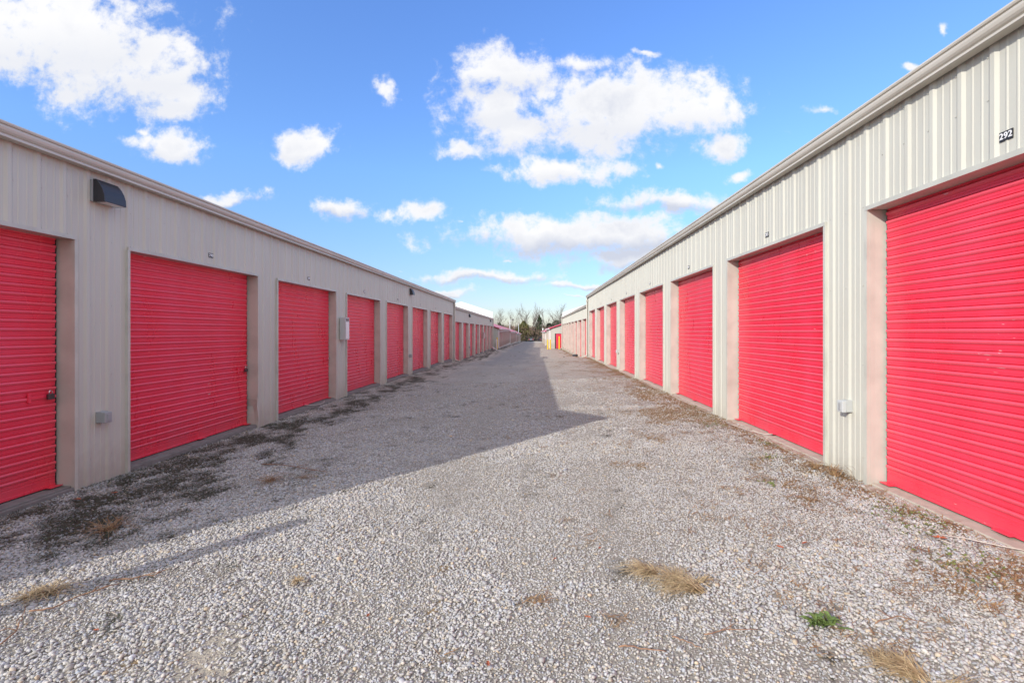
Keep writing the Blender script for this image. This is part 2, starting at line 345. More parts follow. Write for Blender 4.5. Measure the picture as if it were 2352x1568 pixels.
def build_ground():
    xs = np.concatenate([np.array([-1500, -600, -250, -120, -60, -30, -18, -12, -8]), np.arange(-6.4, 4.6, .07), np.array([6, 9, 14, 20, 32, 60, 120, 250, 600, 1500])])
    ys = np.concatenate([np.array([-400, -100, -30, -12, -5, -2]), np.arange(-.5, 14, .07), np.arange(14, 38, .2), np.arange(38, 200, 2), np.array([220, 260, 400, 800, 1600, 3000])])
    X, Y = np.meshgrid(xs, ys); nx, ny = len(xs), len(ys)
    x = X.ravel(); y = Y.ravel(); z = gz(x, y)
    co = np.stack([x, y, z], 1)
    i = np.arange(nx*ny).reshape(ny, nx)
    q = np.stack([i[:-1, :-1], i[:-1, 1:], i[1:, 1:], i[1:, :-1]], -1).reshape(-1, 4)
    me = bpy.data.meshes.new('ground'); me.vertices.add(len(co)); me.vertices.foreach_set('co', co.ravel().astype(np.float32))
    me.loops.add(q.size); me.loops.foreach_set('vertex_index', q.ravel().astype(np.int32))
    me.polygons.add(len(q)); me.polygons.foreach_set('loop_start', np.arange(0, q.size, 4, dtype=np.int32)); me.polygons.foreach_set('loop_total', np.full(len(q), 4, np.int32))
    me.update(calc_edges=True)
    for nm, fn in (('dirt', dirt), ('straw', straw), ('fines', fines), ('lane_shade', lane_shade)):
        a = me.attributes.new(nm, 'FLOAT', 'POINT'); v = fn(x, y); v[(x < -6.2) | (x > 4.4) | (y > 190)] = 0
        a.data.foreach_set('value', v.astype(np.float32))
    me.shade_smooth()
    m = bpy.data.materials.new('gravel_ground'); m.use_nodes = True
    nt = m.node_tree; N = nt.nodes.new; L = nt.links.new; b = nt.nodes['Principled BSDF']; b.inputs['Roughness'].default_value = .9
    b.inputs['Specular IOR Level'].default_value = .2
    g = N('ShaderNodeNewGeometry')
    def vor(scale, feat='F1'):
        n = N('ShaderNodeTexVoronoi'); n.inputs['Scale'].default_value = scale; n.feature = feat; L(g.outputs['Position'], n.inputs['Vector']); return n
    def noi(scale, det=5):
        n = N('ShaderNodeTexNoise'); n.inputs['Scale'].default_value = scale; n.inputs['Detail'].default_value = det; L(g.outputs['Position'], n.inputs['Vector']); return n
    def mix(fac, a, c, bt='MIX'):
        n = N('ShaderNodeMix'); n.data_type = 'RGBA'; n.blend_type = bt
        for idx, v in ((0, fac), (6, a), (7, c)):
            if isinstance(v, (int, float)): n.inputs[idx].default_value = v
            elif isinstance(v, tuple): n.inputs[idx].default_value = (*v, 1)
            else: L(v, n.inputs[idx])
        return n.outputs[2]
    v1 = vor(44); 
    sepc = N('ShaderNodeSeparateColor'); L(v1.outputs['Color'], sepc.inputs[0])
    r = N('ShaderNodeValToRGB'); L(sepc.outputs[0], r.inputs[0]); cr = r.color_ramp
    cr.elements[0].color = (.26, .245, .225, 1); cr.elements[1].color = (.64, .60, .54, 1)
    e = cr.elements.new(.5); e.color = (.46, .43, .385, 1); e = cr.elements.new(.8); e.color = (.52, .48, .42, 1)
    v2 = vor(44, 'DISTANCE_TO_EDGE')
    mr = N('ShaderNodeMapRange'); L(v2.outputs['Distance'], mr.inputs[0]); mr.inputs[2].default_value = .16
    c = mix(mr.outputs[0], (.15, .14, .125), r.outputs[0])
    big = noi(.55, 6)
    mrb = N('ShaderNodeMapRange'); L(big.outputs[0], mrb.inputs[0]); mrb.inputs[1].default_value = .35; mrb.inputs[2].default_value = .7
    c = mix(mrb.outputs[0], c, (.86, .82, .76), 'MULTIPLY')
    # warmer fines away from the fresh gravel
    sp = N('ShaderNodeSeparateXYZ'); L(g.outputs['Position'], sp.inputs[0])
    fa = N('ShaderNodeMapRange'); L(sp.outputs[1], fa.inputs[0]); fa.inputs[1].default_value = 8; fa.inputs[2].default_value = 40; fa.inputs[4].default_value = .55
    fn = noi(14, 6)
    c = mix(fa.outputs[0], c, mix(fn.outputs[0], (.40, .345, .27), (.58, .50, .39)))
    # shade of the left row painted as a dark strip on the far lane
    at = N('ShaderNodeAttribute'); at.attribute_name = 'lane_shade'; c = mix(at.outputs['Fac'], c, mix(fn.outputs[0], (.15, .148, .15), (.24, .235, .23)))
    nr = N('ShaderNodeMapRange'); L(sp.outputs[1], nr.inputs[0]); nr.inputs[1].default_value = 7; nr.inputs[2].default_value = 17; nr.inputs[3].default_value = 1; nr.inputs[4].default_value = 0
    c = mix(nr.outputs[0], c, (.28, .255, .215))  # near sheet darkened to paint shade into the gaps under the stones
    at = N('ShaderNodeAttribute'); at.attribute_name = 'fines'; c = mix(at.outputs['Fac'], c, mix(fn.outputs[0], (.34, .30, .23), (.47, .41, .32)))
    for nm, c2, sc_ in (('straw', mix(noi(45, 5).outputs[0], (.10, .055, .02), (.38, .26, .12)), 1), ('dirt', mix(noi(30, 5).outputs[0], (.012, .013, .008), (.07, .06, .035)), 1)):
        at = N('ShaderNodeAttribute'); at.attribute_name = nm
        bn = noi(24, 6)
        ma = N('ShaderNodeMath'); ma.operation = 'MULTIPLY_ADD'; L(bn.outputs[0], ma.inputs[0]); ma.inputs[1].default_value = 2.2; ma.inputs[2].default_value = -1.1
        ad = N('ShaderNodeMath'); ad.operation = 'ADD'; L(ma.outputs[0], ad.inputs[0]); L(at.outputs['Fac'], ad.inputs[1])
        mr2 = N('ShaderNodeMapRange'); L(ad.outputs[0], mr2.inputs[0]); mr2.inputs[1].default_value = .35; mr2.inputs[2].default_value = .75; mr2.inputs[4].default_value = .85
        mu = N('ShaderNodeMath'); mu.operation = 'MULTIPLY'; mu.use_clamp = True
        lim = N('ShaderNodeMath'); lim.operation = 'MULTIPLY'; lim.use_clamp = True; L(at.outputs['Fac'], lim.inputs[0]); lim.inputs[1].default_value = 6
        L(mr2.outputs[0], mu.inputs[0]); L(lim.outputs[0], mu.inputs[1])
        c = mix(mu.outputs[0], c, c2)
    L(c, b.inputs['Base Color'])
    bp = N('ShaderNodeBump'); bp.inputs['Strength'].default_value = .9; bp.inputs['Distance'].default_value = .012
    L(v2.outputs['Distance'], bp.inputs['Height'])
    bp2 = N('ShaderNodeBump'); bp2.inputs['Strength'].default_value = .6; bp2.inputs['Distance'].default_value = .02
    L(noi(7, 6).outputs[0], bp2.inputs['Height']); L(bp.outputs[0], bp2.inputs['Normal']); L(bp2.outputs[0], b.inputs['Normal'])
    me.materials.append(m)
    o = bpy.data.objects.new('ground', me); col.objects.link(o); structure(o)
build_ground()

def build_gravel():
    ph = (1+5**.5)/2
    iv = np.array([(-1,ph,0),(1,ph,0),(-1,-ph,0),(1,-ph,0),(0,-1,ph),(0,1,ph),(0,-1,-ph),(0,1,-ph),(ph,0,-1),(ph,0,1),(-ph,0,-1),(-ph,0,1)], float)
    iv /= np.linalg.norm(iv[0])
    itri = np.array([(0,11,5),(0,5,1),(0,1,7),(0,7,10),(0,10,11),(1,5,9),(5,11,4),(11,10,2),(10,7,6),(7,1,8),(3,9,4),(3,4,2),(3,2,6),(3,6,8),(3,8,9),(4,9,5),(2,4,11),(6,2,10),(8,6,7),(9,8,1)])
    P = []
    for y0, y1, dens, rr in ((1.6, 3.6, 4600, .0088), (3.6, 5.6, 4000, .0092), (5.6, 8.2, 2500, .0102), (8.2, 11.5, 1200, .0115), (11.5, 18, 420, .0125)):
        n = int((y1-y0)*9.4*dens)
        y = rng.uniform(y0, y1, n); x = rng.uniform(-5.6, 3.75, n)
        k = (x > -1.2*y-.6) & (x < 1.08*y+.6)
        x, y = x[k], y[k]
        r = rr*np.exp(rng.normal(0, .27, len(x)))
        # worn, finer patches
        fine = fbm(x*.8+9, y*.8, 21, 3)
        r = r*np.where(fine > .55, .74, 1)*(1-.22*np.exp(-((np.abs(x+.1)-.85)/.32)**2))
        P.append(np.stack([x, y, r], 1))
    P = np.concatenate(P); x, y, r = P.T
    d = dirt(x, y); s = straw(x, y)
    bare = fines(x, y)
    keep = rng.uniform(size=len(x)) > np.clip(d*.85, 0, .85) 
    keep &= rng.uniform(size=len(x)) > s*.6
    keep &= rng.uniform(size=len(x)) > bare*.9
    x, y, r, d, s = x[keep], y[keep], r[keep], d[keep], s[keep]
    n = len(x)
    print('stones', n)
    V = iv[None]*(1+rng.normal(0, .16, (n, 12, 1)))
    V = V*np.stack([rng.uniform(.9, 1.6, n), rng.uniform(.75, 1.1, n), rng.uniform(.45, .75, n)], 1)[:, None, :]
    # random rotation: tilt then spin
    a = rng.uniform(0, 2*np.pi, n); t = rng.normal(0, .45, n); t2 = rng.normal(0, .45, n)
    ca, sa = np.cos(a), np.sin(a); ct, st = np.cos(t), np.sin(t); c2, s2 = np.cos(t2), np.sin(t2)
    Z0, O1 = np.zeros(n), np.ones(n)
    Rz = np.stack([ca, -sa, Z0, sa, ca, Z0, Z0, Z0, O1], 1).reshape(n, 3, 3)
    Rx = np.stack([O1, Z0, Z0, Z0, ct, -st, Z0, st, ct], 1).reshape(n, 3, 3)
    Ry = np.stack([c2, Z0, s2, Z0, O1, Z0, -s2, Z0, c2], 1).reshape(n, 3, 3)
    Rm = Rx @ Ry @ Rz
    V = np.einsum('nij,nkj->nki', Rm, V)*r[:, None, None]
    zc = gz(x, y) + r*rng.uniform(.0, .75, n)
    V += np.stack([x, y, zc], 1)[:, None, :]
    me = bpy.data.meshes.new('gravel'); me.vertices.add(n*12); me.vertices.foreach_set('co', V.ravel().astype(np.float32))
    F = (itri[None] + (np.arange(n)*12)[:, None, None]).reshape(-1, 3)
    me.loops.add(F.size); me.loops.foreach_set('vertex_index', F.ravel().astype(np.int32))
    me.polygons.add(len(F)); me.polygons.foreach_set('loop_start', np.arange(0, F.size, 3, dtype=np.int32)); me.polygons.foreach_set('loop_total', np.full(len(F), 3, np.int32))
    me.update(calc_edges=True)
    tone = np.clip(rng.normal(.415, .05, n), .16, .62)
    warm = rng.normal(0, .016, n) + .019
    c = np.stack([tone+warm, tone+.2*warm, tone-1.1*warm, np.ones(n)], 1)
    tan = rng.uniform(size=n) < .05
    c[tan, :3] *= np.array([1.12, .98, .78])
    dk = np.clip(dirt(x+.05, y)*.8, 0, .7)[:, None]; c[:, :3] *= (1-dk*.6)
    at = me.color_attributes.new('tone', 'FLOAT_COLOR', 'POINT')
    at.data.foreach_set('color', np.repeat(c, 12, axis=0).ravel().astype(np.float32))
    m = bpy.data.materials.new('crushed_limestone'); m.use_nodes = True
    nt = m.node_tree; b = nt.nodes['Principled BSDF']; b.inputs['Roughness'].default_value = .85; b.inputs['Specular IOR Level'].default_value = .25
    A = nt.nodes.new('ShaderNodeAttribute'); A.attribute_name = 'tone'
    g = nt.nodes.new('ShaderNodeNewGeometry'); nn = nt.nodes.new('ShaderNodeTexNoise'); nn.inputs['Scale'].default_value = 110; nn.inputs['Detail'].default_value = 3
    nt.links.new(g.outputs['Position'], nn.inputs['Vector'])
    mr = nt.nodes.new('ShaderNodeMapRange'); mr.inputs[3].default_value = .78; mr.inputs[4].default_value = 1.2; nt.links.new(nn.outputs[0], mr.inputs[0])
    mx = nt.nodes.new('ShaderNodeVectorMath'); mx.operation = 'SCALE'; nt.links.new(A.outputs['Color'], mx.inputs[0]); nt.links.new(mr.outputs[0], mx.inputs['Scale'])
    nt.links.new(mx.outputs[0], b.inputs['Base Color'])
    me.materials.append(m)
    o = bpy.data.objects.new('gravel', me); col.objects.link(o)
    o['kind'] = 'stuff'; o['label'] = 'loose grey crushed limestone gravel covering the lane'; o['category'] = 'gravel'
build_gravel()

# ---------------------------------------------------------------- storage rows
XL, XR = -5.61, 3.749
REC = .18
def P(side, y, o, z):
    return (XL+o, y, z) if side == 'L' else (XR-o, y, z)
PITCH = .305
def rib_breaks(y0, y1):
    out = []
    k0 = math.floor(y0/PITCH)-1
    while k0*PITCH < y1+PITCH:
        c = k0*PITCH
        for dy, o in ((-.047, 0), (-.020, .018), (.020, .018), (.047, 0),
                      (.094, 0), (.102, .005), (.114, .005), (.122, 0), (.183, 0), (.191, .005), (.203, .005), (.211, 0)):
            out.append((c+dy, o))
        k0 += 1
    out.sort()
    return out
def rib_o(y, br):
    ys = [b[0] for b in br]; os_ = [b[1] for b in br]
    return float(np.interp(y, ys, os_))

def curtain_mesh(side, ya, yb, z0, z1):
    """ribbed roll-up curtain at recess depth"""
    mb = MB(); prof = []
    z = z0+.105; prof += [(-.0, z0), (.004, z0+.0), (.004, z0+.1), (0, z0+.103)]
    while z < z1+.05:
        for dz, o in ((.0, .002), (.020, .004), (.023, .008), (.027, .004), (.043, .006), (.046, .003), (.052, .009), (.060, .016), (.069, .020), (.078, .021), (.086, .017), (.091, .008), (.094, -.008), (.098, -.010)):
            prof.append((o, z+dz))
        z += .1
    prof = [(o, min(zz, z1+.04)) for o, zz in prof]
    ys = np.linspace(ya, yb, 14)
    base = 0
    sag = rng.normal(0, .0018, (len(ys), 2))
    for k, yy in enumerate(ys):
        for o, zz in prof:
            w = .004*math.sin(zz*3.1+ya) * math.sin((yy-ya)/(yb-ya)*math.pi) + sag[k, 0]
            mb.v.append(P(side, yy, -REC+o+w, zz))
    mb.crest = [min(1.0, max(0.0, (o-.004)/.018)) for _ in ys for o, zz in prof]
    n = len(prof)
    for k in range(len(ys)-1):
        for j in range(n-1):
            q = (k*n+j, (k+1)*n+j, (k+1)*n+j+1, k*n+j+1)
            mb.f.append(q if side == 'L' else q[::-1])
    return mb

def digits(txt, side, yc, zc, h, parent):
    cu = bpy.data.curves.new('digits', 'FONT'); cu.body = txt; cu.size = h*1.38; cu.extrude = .0012; cu.align_x = 'CENTER'; cu.align_y = 'CENTER'; cu.space_character = 1.05
    cu.offset = .0012
    tmp = bpy.data.objects.new('digits', cu); col.objects.link(tmp)
    dg = bpy.context.evaluated_depsgraph_get()
    me = bpy.data.meshes.new_from_object(tmp.evaluated_get(dg)); col.objects.unlink(tmp); bpy.data.objects.remove(tmp)
    me.materials.clear(); me.materials.append(M['ink'])
    o = bpy.data.objects.new('digits', me); col.objects.link(o)
    # facing the lane: text x axis runs along +Y on the left side (read from the lane), -Y on the right
    if side == 'L': mt = Matrix(((0, 0, 1), (1, 0, 0), (0, 1, 0)))
    else: mt = Matrix(((0, 0, -1), (-1, 0, 0), (0, 1, 0)))
    me.transform(mt.to_4x4()); p = P(side, yc, .0105, zc)
    me.transform(Matrix.Translation(p))
    o.parent = parent
    return o

def wall_light(side, y, ztop, b):
    w, h = .33, .285
    mb = MB()
    prof = [(.03, 0), (.18, 0), (.172, .09), (.150, .16), (.118, .22), (.075, .275), (.065, h), (.03, h)]
    mb.prism(prof, lambda p, t: P(side, t, p[0], ztop-h+p[1]), y, y+w)
    o = mb.build('wall_light', M['black'], b, bevel=.004)
    c = MB().box(P(side, y-.02, .0, ztop-h+.0), P(side, y+w*.96, .034, ztop-.012)).build('back_box', M['grey'], o)
    c = MB().box(P(side, y+.035, .05, ztop-h-.004), P(side, y+w-.035, .168, ztop-h+.004)).build('lens', M['lens'], o)
def outlet(side, y, zc, b, m='midgrey'):
    if side == 'L': m = 'grey'
    o = MB().box(P(side, y, .0, zc-.07), P(side, y+.10, .075, zc+.07)).build('outlet_box', M[m], b, bevel=.004)
    c = MB().box(P(side, y-.004, .075, zc-.074), P(side, y+.104, .125, zc+.062)).build('cover', M['lightgrey' if side == 'R' else 'grey'], o, bevel=.008)
    c = MB().box(P(side, y+.03, .12, zc-.05), P(side, y+.07, .133, zc+.035)).build('cover_latch', M['grey'], o, bevel=.003)

def storage_building(side, y0, y1, floor, header, eave, openings, name_label, numbers=None, parapet=None, gap_end=False, lights=(), outlets=(), cabinets=(), dent=None, gone_near=True, detail=True):
    s = 'L' if side == 'L' else 'R'
    xw = XL if s == 'L' else XR
    b = thing('storage_building', (xw, (y0+y1)/2, floor), name_label, 'storage building', 'long storage buildings along the lane')
    zb = floor-.6; W = .0
    ztop = eave-.03
    # ---- ribbed wall
    br = rib_breaks(y0, y1)
    ys = [p for p in br if y0 < p[0] < y1] + [(y0, 0), (y1, 0)]
    for (a, c) in openings:
        for yy in (a, c): ys.append((yy, rib_o(yy, br)))
    ys.sort(); mb = MB()
    for (ya, oa), (yb, ob) in zip(ys[:-1], ys[1:]):
        if yb-ya < 1e-6: continue
        mid = (ya+yb)/2; z0 = zb
        for (a, c) in openings:
            if a < mid < c: z0 = header
        q = [P(s, ya, oa, z0), P(s, yb, ob, z0), P(s, yb, ob, ztop), P(s, ya, oa, ztop)]
        if s == 'R': q = q[::-1]
        mb.quad(*q)
    # screws on the ribs (rows at three heights)
    if detail:
        k = math.ceil(y0/PITCH)
        while k*PITCH < min(y1, y0+22):
            yc = k*PITCH + .05
            for zz in (header+.06, (header+ztop)/2, ztop-.2) if any(a-.03 < yc < c+.03 for a, c in openings) else (floor+.25, floor+1.3, floor+2.2, header+.06, ztop-.2):
                p = P(s, yc, .0, zz); q = P(s, yc, .007, zz); mb.tube([p, q], .0065, 6)
            k += 1
    mb.build('wall', M['wall'], b, fix=False)
    # ---- ends, back and roof
    dep = 8.5; sgn = -1 if s == 'L' else 1
    xb = xw+sgn*dep; xr = xw+sgn*dep/2; sl = .16; zr = ztop-.02+sl*dep/2
    for nm, ye, th in (('end_wall', y0, .05), ('end_wall', y1-.05, .05)):
        mb = MB(); prof = [(xw+sgn*.002, zb), (xb, zb), (xb, ztop-.03), (xr, zr-.02), (xw+sgn*.002, ztop-.03)]
        mb.prism(prof, lambda p, t: (p[0], t, p[1]), ye+.003, ye+th); mb.build(nm, M['wall'], b)
    MB().box((xb, y0, zb), (xb+sgn*.04, y1, ztop-.04)).build('back_wall', M['wall'], b)
    mb = MB()
    for (xa, za, xc, zc) in ((xw-sgn*.06, eave-.035, xr, zr), (xr, zr, xb+sgn*.1, eave-.03)):
        mb.prism([(xa, za), (xc, zc), (xc, zc+.025), (xa, za+.025)], lambda p, t: (p[0], t, p[1]), y0-.02, y1+.02)
    mb.build('roof', M['roof'], b)
    # ---- gutter
    gp = [(.032, -.155), (.112, -.155), (.122, -.150), (.122, -.134), (.106, -.127), (.106, -.118), (.124, -.108), (.138, -.090), (.146, -.066), (.147, -.048), (.138, -.038), (.154, -.032), (.160, -.018), (.158, -.004), (.150, 0), (.142, -.004), (.140, -.02), (.032, -.02)]
    gm = MB(); seg = np.arange(y0-.03, y1+.03, 3.0).tolist() + [y1+.03]
    wob = [random.uniform(-.006, .006) for _ in seg]
    n = len(gp)
    for k, yy in enumerate(seg):
        for o, z in gp: gm.v.append(P(s, yy, o, eave+z+wob[k]))
    for k in range(len(seg)-1):
        for j in range(n): gm.f.append((k*n+j, k*n+(j+1)%n, (k+1)*n+(j+1)%n, (k+1)*n+j))
    gm.f.append(tuple(range(n))); gm.f.append(tuple((len(seg)-1)*n+j for j in range(n))[::-1])
    gm.build('gutter', M['gutter'], b)
    # ---- corner trims
    for yy in (y0-.006, y1-.075):
        MB().box(P(s, yy, -.003, zb), P(s, yy+.08, .037, eave-.15)).build('corner_trim', M['trim'], b)
    # ---- downspout at far end
    yd = y1-.16
    dp = [P(s, yd, .09, eave-.15), P(s, yd, .09, eave-.30), P(s, yd, .085, floor+.25), P(s, yd-.02, .10, g1(xw, yd)+.16), P(s, yd-.03, .30, g1(xw, yd)+.06), P(s, yd-.05, .46, g1(xw, yd)+.05)]
    o = MB().tube(dp, .045, 8).build('downspout', M['gutter'], b)
    MB().box(P(s, yd-.07, .03, eave-.42), P(s, yd+.07, .15, eave-.32)).build('strap', M['gutter'], o)
    # ---- slab
    mb = MB().box(P(s, y0+.06, -.5, zb), P(s, y1-.06, -.01, floor-.012))
    for (a, c) in openings:
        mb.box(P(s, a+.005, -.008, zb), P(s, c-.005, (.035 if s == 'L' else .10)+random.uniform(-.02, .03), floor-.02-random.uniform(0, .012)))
    mb.build('slab', M['slab_shade' if s == 'L' else 'slab'], b, bevel=.008)
    # ---- doors
    for i, (a, c) in enumerate(openings):
        tr = MB()
        # header lip and soffit return
        tr.box(P(s, a-.035, -.002, header-.002), P(s, c+.035, .040, header+.045))
        tr.box(P(s, a+.004, -REC-.02, header+.002), P(s, c-.004, -.004, header+.03))
        for (ye, dy) in ((a, -1), (c, 1)):
            # face strip of the jamb
            nz = 22; zs = np.linspace(floor-.09, header, nz)
            ph = random.uniform(0, 6); amp = random.choice([.0015, .003, .005])
            bad = dent == (i, dy)
            vi = len(tr.v)
            for kk, zz in enumerate(zs):
                wv = amp*math.sin(zz*5+ph)*max(0, 1-(zz-floor)/2.4)
                w2 = 0; w3 = 0
                if bad and zz < floor+.62:
                    w2 = -.045*math.sin((zz-floor)/.62*math.pi)*(1 if kk % 2 else .35); w3 = .03*math.sin((zz-floor)*9+1)
                # U profile: inner back edge, outer corner, face strip
                tr.v += [P(s, ye+dy*.002-wv+w2*dy*-1, -REC-.03, zz), P(s, ye+dy*.004+wv*.5+w2*.9*dy*-1, -.06+w3, zz), P(s, ye+dy*.001+w2*.3, .036+w3*.4, zz), P(s, ye+dy*.045, .038+w3*.2, zz), P(s, ye+dy*.047, .001, zz)]
            for kk in range(nz-1):
                for j in range(4):
                    q = (vi+kk*5+j, vi+(kk+1)*5+j, vi+(kk+1)*5+j+1, vi+kk*5+j+1); tr.f.append(q)
        fr = tr.build('door_frame', M['trim'], b, fix=False)
        if dent and dent[0] == i: fr['label'] = 'beige door frame crumpled near the ground at its far jamb'
        cm = curtain_mesh(s, a+.028, c-.028, floor+random.uniform(.0, .012), header)
        d = cm.build('roller_door', M['door'], b, smooth=False, fix=False)
        d.data.attributes.new('crest', 'FLOAT', 'POINT').data.foreach_set('value', cm.crest)
        # guide slots behind the curtain edge, guide shadow painted in as dark colour
        mb = MB()
        for ye, dy in ((a, 1), (c, -1)):
            mb.box(P(s, ye+dy*.003, -REC-.028, floor), P(s, ye+dy*.045, -REC-.004, header))
        mb.box(P(s, a+.01, -REC-.06, floor), P(s, c-.01, -REC-.045, header))
        mb.build('guide_track_shade', M['dark'], d)
        bar = MB().box(P(s, a+.03, -REC-.01, floor+.002), P(s, c-.03, -REC+.014, floor+.035)).box(P(s, a+.03, -REC-.01, floor+.098), P(s, c-.03, -REC+.008, floor+.104)).build('bottom_bar', M['door'], d, bevel=.003)
        ty = (a+c)/2+.15
        t = MB().box(P(s, ty-.08, -REC+.012, floor+.012), P(s, ty+.08, -REC+.07, floor+.020))
        t.build('pull_tab', M['door'], d)
        MB().box(P(s, c-.16, -REC+.012, floor+.004), P(s, c-.01, -REC+.085, floor+.012)).build('pull_tab', M['door'], d)
        MB().box(P(s, a+.03, -REC+.012, floor+.004), P(s, a+.13, -REC+.085, floor+.012)).build('pull_tab', M['door'], d)
        if s == 'L':
            lt = MB().box(P(s, c-.362, -REC+.016, floor+1.04), P(s, c-.33, -REC+.032, floor+1.15))
            lt.box(P(s, c-.36, -REC+.016, floor+1.08), P(s, c-.05, -REC+.026, floor+1.115)); lt.build('slide_latch', M['door'], d, bevel=.002)
        if numbers and numbers[i]:
            zc = header+.20; yc = (math.floor((a+c)/2/PITCH)+.5)*PITCH+.045
            pl = MB().box(P(s, yc-.055, .001, zc-.038), P(s, yc+.055, .009, zc+.038)).build('number_plate', M['plate'], b)
            pl['label'] = 'small black plate reading %s' % numbers[i]
            digits(numbers[i], s, yc, zc, .050, pl)
    for (yy, zt) in lights: wall_light(s, yy, zt, b)
    for (yy, zc) in outlets: outlet(s, yy, zc, b)
    for (yy, za, zc) in cabinets:
        cb = MB().box(P(s, yy, .03, za), P(s, yy+.29, .19, zc)).build('utility_cabinet', M['lightgrey'], b, bevel=.004)
        MB().box(P(s, yy+.03, .188, za+.03), P(s, yy+.26, .197, zc-.13)).build('cabinet_door', M['white'], cb)
        MB().box(P(s, yy+.05, .188, zc-.10), P(s, yy+.24, .196, zc-.03)).build('cabinet_vent', M['steel'], cb)
    # ---- parapet gable
    if parapet:
        yp, hc = parapet
        rise = .33*dep/2
        prof = [(xw, ztop-.1), (xw, eave+hc), (xr, eave+hc+rise), (xb, eave+hc), (xb, ztop-.1)]
        # stops on the eave line; a shallow ribbed face towards the lane entrance
        mb = MB(); mb.prism(prof, lambda p, t: (p[0], t, p[1]), yp+.03, yp+.16)
        k = 0; xx = 0
        while xx < dep-.1:
            xa = xw+sgn*(xx+.02)
            h = eave+hc+ (rise*(1-abs(xx-dep/2)/(dep/2)))
            mb.box((xa, yp, ztop-.1), (xa+sgn*.04, yp+.034, h-.07)); xx += PITCH
        g = mb.build('gable_parapet', M['white'], b)
        MB().prism([(xw-sgn*.03, eave+hc-.06), (xw-sgn*.03, eave+hc+.04), (xr, eave+hc+rise+.04), (xb+sgn*.03, eave+hc+.04), (xb+sgn*.03, eave+hc-.06), (xr, eave+hc+rise-.06)],
                   lambda p, t: (p[0], t, p[1]), yp-.03, yp+.19).build('coping', M['white'], g)
        MB().prism([(xw, zb), (xw, ztop-.1), (xb, ztop-.1), (xb, zb)], lambda p, t: (p[0], t, p[1]), yp+.03, yp+.16).build('parapet_base', M['wall'], b) if yp < y0 else None
    return b

WD = 3.10
opL1 = [(a, a+WD) for a in (2.80, 6.715, 10.60, 14.51, 18.42, 22.30, 26.20, 30.10)]
storage_building('L', 2.16, 33.93, -.06, 2.916, 3.977, opL1, 'nearest beige building on the left, in shade, with plate 290',
                 numbers=['291', '290', '289', '288', '287', '286', '285', '284'], parapet=(1.98, .66), lights=((6.15, 3.73), (21.8, 3.73)), outlets=((6.22, .70), (21.75, .71)),
                 cabinets=((13.97, 1.56, 2.20),), dent=(1, 1))
opL2 = [(34.35+3.95*k, 34.35+3.95*k+3.05) for k in range(8)]
storage_building('L', 34.0, 65.8, -.42, 2.50, 3.55, opL2, 'lower beige building on the left, second from the camera, with a white gable',
                 parapet=(65.65, .82), lights=((41.5, 3.30), (61.5, 3.30)), outlets=((41.7, .45),), cabinets=((53.1, 1.05, 1.72),), detail=False)
opR1 = [(a, a+WD) for a in (-5.5, -1.60, 2.33, 6.255, 10.13, 14.05, 18.0, 21.94, 25.85, 29.75)]
storage_building('R', -8.0, 33.93, .12, 3.153, 4.286, opR1, 'nearest beige building on the right, sunlit, with plate 292',
                 numbers=[None, None, '292', '293', '294', '295', '296', '297', '298', '299'], outlets=((5.72, .92), (21.5, .92)))
opR2 = [(34.5+3.8*k, 34.5+3.8*k+3.0) for k in range(8)]
storage_building('R', 34.0, 64.8, -.27, 2.72, 3.68, opR2, 'lower sunlit beige building on the right, second from the camera',
                 parapet=(64.66, .60), detail=False)

# padlocks on the left doors
def padlock(y, zc, kind, label):
    x = XL-REC+.035
    t = thing('padlock', (x, y, zc), label, 'padlock', 'locks on the doors of the left building')
    if kind == 'block':
        MB().box((x-.004, y-.038, zc-.065), (x+.024, y+.038, zc)).build('lock_body', M['steel'], t, bevel=.004)
        pts = [(x+.009, y-.018, zc-.005)] + [(x+.009, y-.018*math.cos(a), zc+.022+.018*math.sin(a)) for a in np.linspace(0, math.pi, 7)] + [(x+.009, y+.018, zc-.005)]
        MB().tube(pts, .0055, 6).build('shackle', M['chrome'], t, smooth=True)
    else:
        MB().tube([(x-.002, y, zc-.01), (x+.028, y, zc-.01)], .036, 20).build('lock_body', M['chrome'], t, bevel=.005)
        MB().tube([(x+.028, y-.005, zc+.01), (x+.036, y-.005, zc+.01)], .012, 10).build('keyhole', M['dark'], t)
padlock(5.80-.02, 1.06, 'block', 'dark block padlock on the leftmost red door, nearest the camera')
padlock(9.70, 1.06, 'block', 'dark padlock on the red door under plate 290')
padlock(13.6, 1.05, 'disc', 'round chrome disc lock on the door left of the white cabinet')
padlock(17.45, 1.05, 'disc', 'round chrome disc lock on the door right beside the white cabinet')
padlock(21.35, 1.05, 'disc', 'round chrome lock on the left door just before the small grey outlet box')
for k, (y, z, lab) in enumerate(((29.1, 1.05, 'small chrome lock on the next to last door of the nearest left building'), (33.05, 1.05, 'small chrome lock on the last door of the nearest left building'))):
    padlock(y, z, 'disc', lab)

